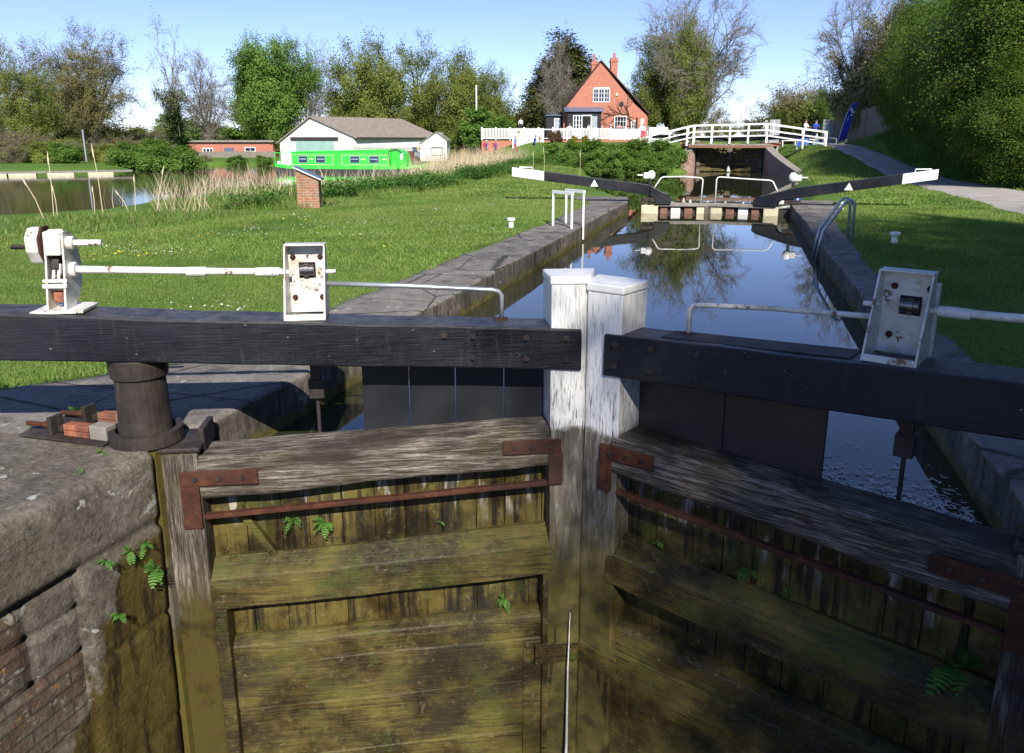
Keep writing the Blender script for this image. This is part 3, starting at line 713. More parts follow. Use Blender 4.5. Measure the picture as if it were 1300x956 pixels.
    # middle and lower rails with sloped backs
    def rail(name, zf0, zf1, hgt, vf, rise, seed):
        def sec(u):
            f = (u - .35) / 2.23; zt_ = zf0 + (zf1 - zf0) * f; zb = zt_ - hgt
            pts = [(vf, zb), (vf, zb + hgt * .33), (vf, zb + hgt * .66), (vf - .004, zt_ - .012), (vf - .014, zt_), (vf * .55, zt_ + rise * .4), (0, zt_ + rise), (-.05, zt_ + rise), (-.05, zb), (vf * .5, zb)]
            return pts
        return fine(sec, list(np.arange(.30, 2.6, .05)) + [2.60], name, 'algae', .007, seed, sc_=3)
    rail('middle_rail', -.955, -.83, .225, .15, .085, 21)
    rail('lower_rail', -1.50, -1.42, .16, .085, .03, 22)
    rail('sheeting_board', -1.675, -1.60, .34, .080, .01, 23)
    rail('sheeting_board', -2.03, -1.95, .42, .074, .01, 24)
    rail('sheeting_board', -2.46, -2.38, 1.0, .080, .01, 25)
    m = MB(); bx(m, .30, .42, -.03, .148, -3.4, -1.0); bx(m, 2.55, 2.66, -.03, .148, -3.4, -1.0)
    m.each('side_stile', 'algae', t, bevel=.012)
    m = MB(); bx(m, 2.5, 2.84, .14, .150, -1.62, -1.78); bx(m, 2.42, 2.56, -.03, .10, -3.4, -1.62); m.each('mitre_bracket', 'algae', t, bevel=.008)
    # plank wall, each board cupped and slightly out of line
    m = MB(); r = random.Random(5 + s); u = .30
    while u < 2.62:
        w = r.uniform(.18, .28); d = r.uniform(-.004, .004)
        bx(m, u, min(u + w - .003, 2.63), -.075 + d, -.03 + d, -1.75, -.27); u += w
    m.build('planking', 'algae_v', t, bevel=.006)
    m = MB(); bx(m, .2, 2.7, -.14, -.09, -3.4, -.30); m.build('backing_boards', 'darkiron', t)
    if side == 'L':
        m = MB(); m.beam(P(.52, -.005, -.50), P(.80, -.005, -.98), .05, .07, up=(0, 1, 0)); m.build('diagonal_brace', 'algae', t, bevel=.01)
        m = MB()
        for rr, v in ((.085, .152), (.062, .160), (.03, .168)): m.tube([P(1.14, .145, -1.02), P(1.14, v, -1.02)], rr, 20)
        m.build('boss', 'algae', t, bevel=.004)
    # boards between rail and beam
    m = MB(); edges = [1.36, 1.67, 1.98, 2.31, 2.585] if side == 'L' else [1.34, 1.95, 2.545]
    for a, b in zip(edges, edges[1:]): bx(m, a + .003, b - .004, -.135, -.105, -.06, .50)
    m.build('splash_board', 'panel_black' if side == 'L' else 'panel_brown', t, bevel=.003)
    # sluice rod from the rack down to the paddle
    m = MB(); ur = 1.05 if side == 'L' else .95
    m.tube([P(ur, -.23, -1.2), P(ur, -.23, .2)], .014, 8); bx(m, ur - .035, ur + .035, -.26, -.19, .19, bt(ur)+.03); bx(m, ur - .05, ur + .05, -.27, -.18, .17, .30)
    m.build('paddle_rod', 'darkiron', t, bevel=.004)
    # rack housing
    u0, u1 = (.935, 1.165) if side == 'L' else (.895, 1.135)
    zb = bt(1.05) + .002; zt = 1.215 if side == 'L' else 1.20; vb = -.13; th = .011
    m = MB(); bx(m, u0, u1, vb - th, vb, zb, zt)
    lean = .02
    for a, b in ((u0 - th, u0), (u1, u1 + th)):
        hexa(m, [(a, vb, zb), (b, vb, zb), (b, .13, zb), (a, .13, zb), (a, vb, zt), (b, vb, zt), (b, vb + .085, zt), (a, vb + .085, zt)])
    bx(m, u0 - th, u1 + th, vb - th, vb + .087, zt + .0005, zt + th)
    hexa(m, [(u0, .10, zb), (u1, .10, zb), (u1, .125, zb), (u0, .125, zb), (u0, .10, zb + .035), (u1, .10, zb + .035), (u1, .12, zb + .035), (u0, .12, zb + .035)])
    rk = m.build('rack_housing', 'wmetal', t, bevel=.003)
    zr = zb + .275 if side == 'L' else zb + .265; uc = (u0 + u1) / 2 + (.0 if side == 'L' else -.02)
    m = MB(); bx(m, uc - .052, uc + .052, vb + .001, vb + .003, zr - .05, zr + .05); m.build('housing_opening', 'opening_shade', rk)  # thin dark plate, paints the shade of the hole
    m = MB(); m.tube([P(uc - .046, vb + .01, zr), P(uc - .02, vb + .01, zr), P(uc - .019, vb + .01, zr), P(uc + .01, vb + .01, zr), P(uc + .011, vb + .01, zr), P(uc + .044, vb + .01, zr)], [.034, .034, .042, .042, .036, .036], 18)
    m.build('roller', 'steel', rk)
    m = MB()
    for du in (-.085, .085):
        for dz in (.10, .36):
            if side == 'R' and du < 0 and dz < .2: continue
            m.tube([P(uc + du, vb, zb + dz), P(uc + du, vb + .006, zb + dz)], .019, 6); m.tube([P(uc + du, vb + .006, zb + dz), P(uc + du, vb + .02, zb + dz)], .010, 8)
    m.each('housing_bolt', 'rust', rk, k=2)
    m = MB(); bx(m, u0 - .02, u1 - .02, vb - .09, vb - .05, zb - .02, zt - .06) ; m.build('rack_bar', 'wmetal', rk, bevel=.004)
    # drive shaft
    zsft = 1.085; zg = bt(-.3) + .245
    m = MB(); ua = -.24
    m.tube([P(u0 - .03, -.05, zr + .005), P(.55, -.05, zr + .012)], .021, 12); m.tube([P(.55, -.05, zr + .012), P(-.31, -.05, zg)], .022, 12)
    m.tube([P(u1 - .01, -.05, zr), P(u1 + .07, -.05, zr)], .014, 8); m.tube([P(u0 - .04, -.05, zr), P(u0 + .02, -.05, zr)], .016, 8)
    sh = m.each('drive_shaft', 'wmetal', t)
    m = MB(); m.tube([P(.33, -.05, zr + .015), P(.45, -.05, zr + .014)], .030, 14); m.tube([P(u0 - .19, -.05, zr + .005), P(u0 - .045, -.05, zr + .004)], .028, 14)
    m.each('coupling', 'wmetal', sh, bevel=.003)
    # winding gear
    b0 = bt(-.4)
    m = MB(); bx(m, -.53, -.27, -.16, .13, b0 + .001, b0 + .016); bx(m, -.55, -.525, -.05, .12, b0 + .001, b0 + .01); bx(m, -.27, -.235, -.12, .12, b0 + .001, b0 + .02)
    gr = m.build('winding_gear', 'wmetal', t, bevel=.003)
    prof = [(.085, b0 + .017), (.02, b0 + .30), (.0, b0 + .47), (-.04, b0 + .475)] + [(-.04 - .17 * math.sin(R(a)), b0 + .25 + .22 * math.cos(R(a))) for a in range(15, 180, 15)] + [(-.06, b0 + .017)]
    for (a, b) in ((-.452, -.441), (-.352, -.340)):
        m = MB(); m.prism(prof, lambda v, z, q: P(q, v, z), a, b); m.build('side_plate', 'wmetal', gr, bevel=.002)
    m = MB(); m.prism([(.035, b0 + .335), (.008, b0 + .47), (-.05, b0 + .485), (-.13, b0 + .45), (-.16, b0 + .38), (-.05, b0 + .335)], lambda v, z, q: P(q, v, z), -.440, -.353)
    m.build('gear_cover', 'wmetal', gr, bevel=.008)
    zc = b0 + .40
    oct_ = [(math.cos(R(a + 22)) * .098 - .05, math.sin(R(a + 22)) * (.105) + zc) for a in range(0, 360, 45)]
    oct_[5] = (oct_[5][0], oct_[5][1] - .02); oct_[6] = (oct_[6][0], oct_[6][1] - .02)
    m = MB(); m.prism(oct_, lambda v, z, q: P(q, v, z), -.545, -.470); m.build('gearbox_drum', 'wmetal', gr, bevel=.014)
    oc2 = [(v * 1.0, z) for v, z in oct_]
    m = MB(); m.prism([((v + .05) * 1.06 - .05, (z - zc) * 1.06 + zc) for v, z in oct_], lambda v, z, q: P(q, v, z), -.469, -.4525); m.build('gearbox_flange', 'rust', gr, bevel=.003)
    m = MB(); m.tube([P(-.66, -.05, zc - .02), P(-.545, -.05, zc - .02)], .015, 4); m.build('spindle', 'darkiron', gr)
    m = MB(); m.tube([P(-.34, -.05, zc), P(-.27, -.05, zc), P(-.20, -.05, zc), P(-.145, -.05, zc)], [.017, .020, .019, .017], 10); m.build('spindle', 'wmetal', gr)
    m = MB(); m.tube([P(-.34, -.05, zc), P(-.30, -.05, zc)], .042, 16); m.tube([P(-.34, -.05, zg), P(-.305, -.05, zg)], .045, 16)
    m.each('bearing', 'wmetal', gr, bevel=.005)
    m = MB(); m.tube([P(-.465, .055, b0 + .155), P(-.33, .055, b0 + .155)], .014, 8); m.tube([P(-.465, .045, b0 + .185), P(-.33, .045, b0 + .185)], .011, 8)
    m.each('tie_bar', 'wmetal', gr)
    m = MB(); m.beam(P(-.415, .02, b0 + .18), P(-.41, -.01, b0 + .28), .018, .025); m.beam(P(-.385, .02, b0 + .18), P(-.38, -.01, b0 + .28), .018, .025); m.each('pawl', 'wmetal', gr, bevel=.004)
    m = MB(); bx(m, -.43, -.365, -.06, .03, b0 + .05, b0 + .115); m.build('worm_gear', 'rust_bright', gr, bevel=.01)
    m = MB(); m.tube([P(-.42, -.07, zg + .02), P(-.38, -.07, zg + .02)], .085, 18); m.build('gear_wheel', 'darkiron', gr)
    # hand rail
    zh = bt(1.2) + .205; ue = 2.29 if side == 'L' else 2.20
    m = MB(); rr = .0155
    pts = [P(u1 + .01, -.07, zh), P(1.7, -.07, zh - .028), P(ue - .06, -.07, zh - .065), P(ue - .02, -.07, zh - .075), P(ue, -.07, zh - .10), P(ue, -.07, bt(ue) + .01)]
    m.tube(pts, rr, 10)
    hr = m.build('handrail', 'galv' if side == 'L' else 'wmetal', t, smooth=True)
    m = MB(); bx(m, ue - .05, ue + .04, -.1, -.04, bt(ue) + .0, bt(ue) + .012); m.build('rail_foot', 'rust', hr, bevel=.003)
    return t
gl = gate_leaf('L'); gr_ = gate_leaf('R')

# ------------------------------------------------------------------ heel anchors on the coping
def anchor(side):
    s = 1 if side == 'L' else -1; hx = -3.53 if side == 'L' else 1.77
    t = thing('gate_anchor', 'rusty iron anchor straps with orange blocks bolted to the stone beside the left heel column' if side == 'L' else 'iron anchor straps bolted to the coping beside the right heel column', 'anchor', (hx, 3.9, 0), 0)
    S = lambda m, x0, x1, y0, y1, z0, z1: m.mm((min(-s * x0, -s * x1), y0, z0), (max(-s * x0, -s * x1), y1, z1))
    m = MB(); S(m, .16, .82, -.20, .22, .006, .022); m.build('base_plate', 'darkiron', t, bevel=.004)
    for yc, xo_ in ((.12, 0.0), (-.11, .05)):
        m = MB(); S(m, .17, .30, yc - .045, yc + .045, .023, .115); m.build('end_block', 'stonegrey', t, bevel=.006)
        m = MB(); S(m, .302 + xo_ * .3, .46 + xo_, yc - .035, yc + .035, .023, .058); S(m, .302 + xo_ * .3, .46 + xo_, yc - .035, yc + .035, .062, .10); m.build('wedge_block', 'rust_bright', t, bevel=.004)
        m = MB(); S(m, .46 + xo_, .50 + xo_ + .02, yc - .02, yc + .02, .04, .08); S(m, .54 + xo_, .57 + xo_, yc - .05, yc + .05, .023, .14); m.build('tension_lug', 'darkiron', t, bevel=.004)
        m = MB(); m.tube([(-s * (.57 + xo_), yc, .07), (-s * (.63 + xo_), yc, .07)], .028, 6); m.tube([(-s * (.62 + xo_), yc, .07), (-s * (.78 + xo_), yc, .066)], .017, 8); m.build('bolt', 'rust', t)
    return t
anchor('L'); anchor('R')
# ------------------------------------------------------------------ upper gate of the near lock
def upper_leaf(side):
    s = 1 if side == 'L' else -1
    hx = -2.62 if side == 'L' else 1.60
    ty = 25.15
    rz = R(12) * s
    t = thing('lock_gate', ('left leaf of the far gate with white tipped beam over the left lawn' if side == 'L' else 'right leaf of the far gate with white tipped beam beside the path'), 'lock gate', (hx, ty, 0), rz, 'pair of far mitre gates')
    P = lambda u, v, z: (s * u, -v, z)
    L = 1.73 if side == 'L' else 2.42
    L = 1.74 / math.cos(R(12)) if side == 'L' else 2.45 / math.cos(R(12))
    def bx(m, u0, u1, v0, v1, z0, z1, mi=0):
        x0, x1 = sorted((s * u0, s * u1)); y0, y1 = sorted((-v0, -v1)); return m.mm((x0, y0, z0), (x1, y1, z1), mi)
    zt = -.03
    u = .32 if side == 'L' else .95
    for col, w in (('brownboard', .22), (None, .11), ('white', .29), (None, .13), ('brownboard', .25), (None, .12)):
        if col: m = MB(); bx(m, u, u + w, .0, .05, -1.4, zt - .1); m.build('gate_board', col, t, bevel=.006)
        u += w
    m = MB(); bx(m, u, L, -.02, .09, -1.4, zt - .1); m.build('gate_board', 'cream', t, bevel=.006)
    if side == 'R': m = MB(); bx(m, .38, .80, .02, .12, -1.4, zt - .06); m.build('gate_board', 'cream', t, bevel=.01)
    else: m = MB(); bx(m, -.28, .24, .02, .14, -1.4, zt - .06); m.build('gate_board', 'cream', t, bevel=.01)
    m = MB(); bx(m, 0, L, -.12, -.03, -1.4, zt - .1); m.build('backing_boards', 'darkiron', t)
    m = MB(); bx(m, .1 if side == 'L' else .5, L + .01, -.18, .14, zt - .1, zt); m.build('top_rail', 'stonegrey', t, bevel=.015)
    m = MB(); bx(m, L - .10, L, -.1, .13, -1.4, zt + .03); m.build('mitre_post', 'oak', t, bevel=.01)
    # cranked balance beam: bulky shaped head, then straight rising arm
    if side == 'L': tip = (-4.33, 1.05, .66); head = (.62, .02)
    else: tip = (-3.75, 1.10, .67); head = (1.10, .0)
    hu = head[0]; z0t = .53
    m = MB(); prof = [(hu, -.08), (hu + .02, .10), (hu - .10, .27), (hu - .30, .34), (-.05, z0t), (-.05, z0t - .34), (.12, .12), (.12, -.08)] if side == 'L' else [(hu, -.08), (hu + .02, .12), (hu - .12, .22), (hu - .45, .30), (.25, .42), (-.05, .50), (-.05, .16), (.30, .14), (.42, .02), (.42, -.08)]
    m.prism(prof, lambda u, z, v: P(u, v, z), -.16, .19); m.build('heel_block', 'black', t, bevel=.03)
    def arm(f): return (-.05 + (tip[0] + .05) * f, z0t + (tip[1] - z0t) * f if side == 'L' else .50 + (tip[1] - .50) * f, .31 - .04 * f)
    def piece(f0, f1, name, mat):
        m = MB(); (ua, za, ha), (ub, zb, hb) = arm(f0), arm(f1)
        V = [P(ua, -.15, za - ha), P(ua, .17, za - ha), P(ua, .17, za), P(ua, -.15, za), P(ub, -.15, zb - hb), P(ub, .17, zb - hb), P(ub, .17, zb), P(ub, -.15, zb)]
        m.add(V, [(0, 1, 2, 3), (4, 7, 6, 5), (0, 4, 5, 1), (1, 5, 6, 2), (2, 6, 7, 3), (3, 7, 4, 0)]); return m.build(name, mat, t, bevel=.01)
    piece(0, .765, 'balance_beam', 'black'); piece(.766, 1.0, 'beam_tip', 'white')
    ub, zb, hb = arm(.9)
    m = MB(); m.tube([P(ub - .2, 0, zb - .01), P(ub - .2, 0, zb + .06), P(ub + .2, 0, zb + .05), P(ub + .2, 0, zb - .03)], .018, 6); m.build('beam_handle', 'white', t)
    uc, zc, hc = arm(.40)
    m = MB(); zz = zc - .26; m.add([P(uc - .12, .173, zz), P(uc + .12, .173, zz), P(uc, .173, zz + .21), P(uc - .12, .180, zz), P(uc + .12, .180, zz), P(uc, .180, zz + .21)], [(0, 2, 1), (3, 4, 5), (0, 1, 4, 3), (1, 2, 5, 4), (2, 0, 3, 5)])
    sg = m.build('warning_triangle', 'white', t); 
    m = MB(); m.add([P(uc - .045, .183, zz + .035), P(uc + .045, .183, zz + .035), P(uc, .183, zz + .12)], [(0, 1, 2)]); m.build('triangle_symbol', 'straw', sg)
    # winding gear on the heel
    gu, gz = (-.02, .52) if side == 'L' else (.02, .50)
    m = MB(); m.tube([P(gu, 0, gz), P(gu, 0, gz + .2)], .05, 10); m.build('gear_stand', 'darkiron', t)
    m = MB(); m.ball(P(gu + .02, 0, gz + .30), (.13, .13, .15), 0, 14, 8); m.mm(P(gu - .22, -.10, gz + .20)[:3], P(gu - .06, .10, gz + .38)); gg = m.build('winding_gear', 'white', t, bevel=.02)
    m = MB(); m.tube([P(gu - .22, .0, gz + .3), P(gu - .40, .0, gz + .3)], .02, 8); m.build('spindle', 'white', gg)
    m = MB(); m.tube([P(gu - .02, .08, -.35), P(gu - .02, .08, .2)], .05, 8); bx(m, gu - .25, gu + .2, .02, .16, .02, .14); m.build('rack_gear', 'darkiron', t, bevel=.01)
    # hand rail over the leaf
    if side == 'L': pts = [(.10, .42), (.16, .52), (.30, .735), (.38, .77), (1.0, .78), (1.50, .745), (1.56, .72), (1.585, .66), (1.56, -.02)]
    else: pts = [(.45, .38), (.50, .48), (.60, .66), (.68, .70), (1.4, .73), (2.15, .77), (2.25, .76), (2.29, .70), (2.30, -.02)]
    m = MB(); m.tube([P(a, .05, b) for a, b in pts], .022, 8); m.build('handrail', 'white', t, smooth=True)
    return t
upper_leaf('L'); upper_leaf('R')

# ------------------------------------------------------------------ next lock: wing walls, gates, bridge
GY = 60.6
def lock2():
    for side in 'LR':
        s = -1 if side == 'L' else 1
        t = thing('wing_wall', 'whitened brick wing wall on the left of the next lock, curving down to the water' if side == 'L' else 'dark curved brick wing wall on the right of the next lock below the grass bank', 'wall', (0, 0, 0), 0)
        xf = 3.15 if side == 'L' else 1.62
        pts = []
        for i in range(13):
            f = i / 12
            pts.append((s * (xf + (2.5 if side == 'L' else 2.1) * f ** 1.7), GY - .6 - (2.2 if side == 'L' else 6.5) * f ** 1.0, 1.45 - (1.65 if side == 'L' else 1.75) * f ** 1.25))
        V = []; Fc = []
        for x, y, z in pts: V += [(x, y, -1.2), (x, y, z), (x + s * .45, y + .25, z + .01), (x + s * .45, y + .25, -1.2)]
        for i in range(len(pts) - 1):
            for k in range(4): Fc.append((4 * i + k, 4 * i + (k + 1) % 4, 4 * i + 4 + (k + 1) % 4, 4 * i + 4 + k))
        m = MB(); m.add(V, Fc); m.build('wall_face', 'brick_wing', t)
        V = []; Fc = []
        for x, y, z in pts: V += [(x - s * .04, y - .03, z + .012), (x - s * .04, y - .03, z + .13), (x + s * .5, y + .25, z + .13), (x + s * .5, y + .25, z + .012)]
        for i in range(len(pts) - 1):
            for k in range(4): Fc.append((4 * i + k, 4 * i + (k + 1) % 4, 4 * i + 4 + (k + 1) % 4, 4 * i + 4 + k))
        Fc += [(0, 1, 2, 3), tuple(4 * 12 + k for k in (3, 2, 1, 0))]
        m = MB(); m.add(V, Fc); m.build('wall_coping', 'stonegrey', t)
        m = MB(); x0, x1 = sorted((s * xf, s * (xf + .5))); m.mm((x0, GY - .6, -1.2), (x1, GY + 14, 1.5)); m.build('chamber_side', 'brick_wing', t)
        m = MB(); x0, x1 = sorted((s * (xf - .05), s * (xf + 1.1))); m.mm((x0, GY - .75, 1.51), (x1, GY + 14, 1.72)); m.build('brick_edge', 'brick', t)
    for side in 'LR':
        s = 1 if side == 'L' else -1
        hx = -3.1 if side == 'L' else 1.58
        t = thing('lock_gate', 'left leaf of the next lock under the footbridge, green with algae and sunlit' if side == 'L' else 'right leaf of the next lock under the footbridge, mostly in deep shadow', 'lock gate', (hx, GY, 0), R(18) * s, 'pair of gates in the next lock')
        L = 2.34 / math.cos(R(18))
        def bx(m, u0, u1, v0, v1, z0, z1): 
            x0, x1 = sorted((s * u0, s * u1)); return m.mm((x0, -v1, z0), (x1, -v0, z1))
        m = MB(); bx(m, L - .25, L, -.12, .15, -1.2, 1.75); m.build('mitre_post', 'wwood' if False else 'oak', t, bevel=.01)
        m = MB(); bx(m, 0, .28, -.12, .15, -1.2, 1.6); m.build('heel_post', 'oak', t, bevel=.01)
        m = MB(); bx(m, .28, L - .25, -.08, -.03, -1.2, 1.40); m.build('planking', 'algae_v', t)
        for zz, h in ((1.22, .16), (.72, .2), (.15, .18), (-.3, .2)):
            m = MB(); bx(m, .281, L - .251, -.03, .14, zz, zz + h); m.build('cross_rail', 'algae', t, bevel=.01)
        m = MB(); m.beam((s * .3, -.1, .95 - .5), (s * (L - .3), -.1, -.15), .06, .12); m.build('diagonal_brace', 'darkiron', t)
        # its balance beam reaching over the bank
        m = MB(); m.beam((s * L, -.0, 1.95), (s * -3.4, -.0, 2.2), .3, .3); m.build('balance_beam', 'black', t, bevel=.01)
    m = MB(); m.tube([(-.77, GY + .35, .1), (-.77, GY + .0, -.12), (-.77, GY - .15, -.34)], [.05, .10, .16], 10); tag(m.build('water_spout', 'foam', smooth=True), 'white leak of water spouting between the leaves of the next lock', 'water jet')
    # footbridge
    t = thing('footbridge', 'white railed footbridge with sloping ends crossing in front of the next lock', 'footbridge', (0, 0, 0))
    y = GY - 1.3
    A = (-3.35, 1.72); B = (1.75, 1.74)
    m = MB(); m.mm((-3.6, y, 1.50), (2.0, y + 1.1, 1.66)); m.build('deck', 'stonegrey', t)
    m = MB(); m.mm((-3.6, y - .06, 1.38), (2.0, y - .005, 1.56)); m.build('edge_girder', 'brownboard', t)
    tops = [(-7.6, 1.78), (-6.3, 2.22), (-3.75, 2.83), (-3.3, 2.92), (1.72, 3.02), (4.1, 2.66), (5.6, 2.45)]
    def zt(x): return float(np.interp(x, [p[0] for p in tops], [p[1] for p in tops]))
    for yy in (y + .02, y + 1.08):
        for dz, h in ((0, .11), (-.43, .09), (-.80, .09)):
            for (x0, _), (x1, _) in zip(tops, tops[1:]):
                if dz < -.5 and x0 < -6.4: continue
                m = MB(); m.beam((x0, yy, zt(x0) + dz), (x1, yy, zt(x1) + dz), .05, h); m.build('rail', 'white', t)
        for x in (-7.55, -6.3, -5.0, -3.75, -3.3, -2.05, -.8, .45, 1.70, 4.1, 5.6):
            zb = max(1.2, zt(x) - 1.32); m = MB(); m.mm((x - .06, yy - .09, zb), (x + .06, yy - .026, zt(x) + .055)); m.build('post', 'white', t)
lock2()

# ------------------------------------------------------------------ quay furniture
def bollard(x, y, label):
    t = thing('bollard', label, 'bollard', (x, y, hz(x, y)), 0, 'short white mooring bollards')
    m = MB(); m.tube([(0, 0, -.1), (0, 0, .12), (0, 0, .15)], [.065, .055, .06], 16); m.build('stem', 'white', t, smooth=False)
    m = MB(); m.tube([(0, 0, .15), (0, 0, .16), (0, 0, .20), (0, 0, .215)], [.07, .09, .09, .075], 18); m.build('cap', 'white', t)
bollard(-4.72, 16.6, 'small white mooring bollard on the left lawn'); bollard(2.85, 15.9, 'white mooring bollard on the shaded right lawn')
bollard(2.75, 23.3, 'distant white bollard on the right lawn below the far beam')
def ladder_guard():
    t = thing('ladder_guard', 'pair of square white hoops straddling the left coping above the ladder', 'handrail', (0, 0, 0))
    for (a, b) in (((-3.95, 17.35), (-3.42, 16.85)), ((-3.78, 17.95), (-3.28, 17.45))):
        m = MB(); m.mm((a[0] - .022, a[1] - .022, 0), (a[0] + .022, a[1] + .022, .72)); m.mm((b[0] - .022, b[1] - .022, -.3), (b[0] + .022, b[1] + .022, .72))
        m.beam((a[0] - .02, a[1] + .02, .755), (b[0] + .02, b[1] - .02, .755), .05, .07); m.build('hoop', 'white', t, bevel=.004)
    m = MB(); m.mm((-3.36, 17.0, -1.2), (-3.32, 17.04, -.02)); m.mm((-3.33, 17.4, -1.2), (-3.29, 17.44, -.02)); m.build('ladder_rail', 'darkiron', t)
ladder_guard()
t = thing('ladder_guard', 'pair of bent galvanised tube hoops leaning over the right lock wall', 'handrail', (0, 0, 0))
for yy in (15.85, 16.45):
    m = MB(); m.tube([(1.52, yy, -.35), (1.56, yy, .0), (1.60, yy, .22), (1.66, yy, .30), (1.93, yy, .74), (1.98, yy, .79), (2.05, yy, .79), (2.10, yy, .72), (2.12, yy, .0)], .027, 8); m.build('hoop', 'galv', t, smooth=True)
# brick pillar with a sloping slate cap
px_, py_ = -11.75, 20.3; pz = hz(px_, py_)
t = thing('brick_pillar', 'small square brick pillar with a sloping slate cap at the edge of the lawn', 'pillar', (px_, py_, pz), R(22))
m = MB(); m.add([(-.30, -.30, -.1), (.30, -.30, -.1), (.30, .30, -.1), (-.30, .30, -.1), (-.30, -.30, 1.08), (.30, -.30, .80), (.30, .30, .80), (-.30, .30, 1.08)], [(3, 2, 1, 0), (4, 5, 6, 7), (0, 1, 5, 4), (1, 2, 6, 5), (2, 3, 7, 6), (3, 0, 4, 7)]); m.build('brickwork', 'brick_near', t)
m = MB(); m.add([(-.36, -.37, 1.125), (.38, -.37, .775), (.38, .37, .775), (-.36, .37, 1.125), (-.36, -.37, 1.165), (.38, -.37, .815), (.38, .37, .815), (-.36, .37, 1.165)], [(3, 2, 1, 0), (4, 5, 6, 7), (0, 1, 5, 4), (1, 2, 6, 5), (2, 3, 7, 6), (3, 0, 4, 7)]); m.build('slate_cap', 'slate', t)
m = MB(); m.mm((.30, -.16, .38), (.312, .12, .66)); m.build('black_hatch', 'panel_black', t, bevel=.004)
m = MB(); m.beam((-.37, -.376, 1.14), (.385, -.376, .792), .012, .03); m.build('cap_edge', 'white', t)

# ------------------------------------------------------------------ cottage
def win(par, fr, x0, x1, z0, z1, nx, nz, y, name='window', glass='glassdark', arch=0):
    # y: face position (front = -y)
    m = MB(); e = .09
    m.mm((x0, y - .07, z0), (x0 + e, y, z1)); m.mm((x1 - e, y - .07, z0), (x1, y, z1)); m.mm((x0 + e, y - .07, z0), (x1 - e, y, z0 + e)); m.mm((x0 + e, y - .07, z1 - e), (x1 - e, y, z1 + arch))
    for i in range(1, nx):
        x = x0 + (x1 - x0) * i / nx; w_ = .05 if (nx % 3 == 0 and i % (nx // 3) == 0) else .02; m.mm((x - w_, y - .05, z0 + e), (x + w_, y - .01, z1 - e))
    for i in range(1, nz):
        z = z0 + (z1 - z0) * i / nz; m.mm((x0 + e, y - .045, z - .02), (x1 - e, y - .012, z + .02))
    o = m.build(name, fr, par)
    m = MB(); m.mm((x0 + .05, y - .02, z0 + .05), (x1 - .05, y + .02, z1 - .05)); m.build('pane', glass, o); return o
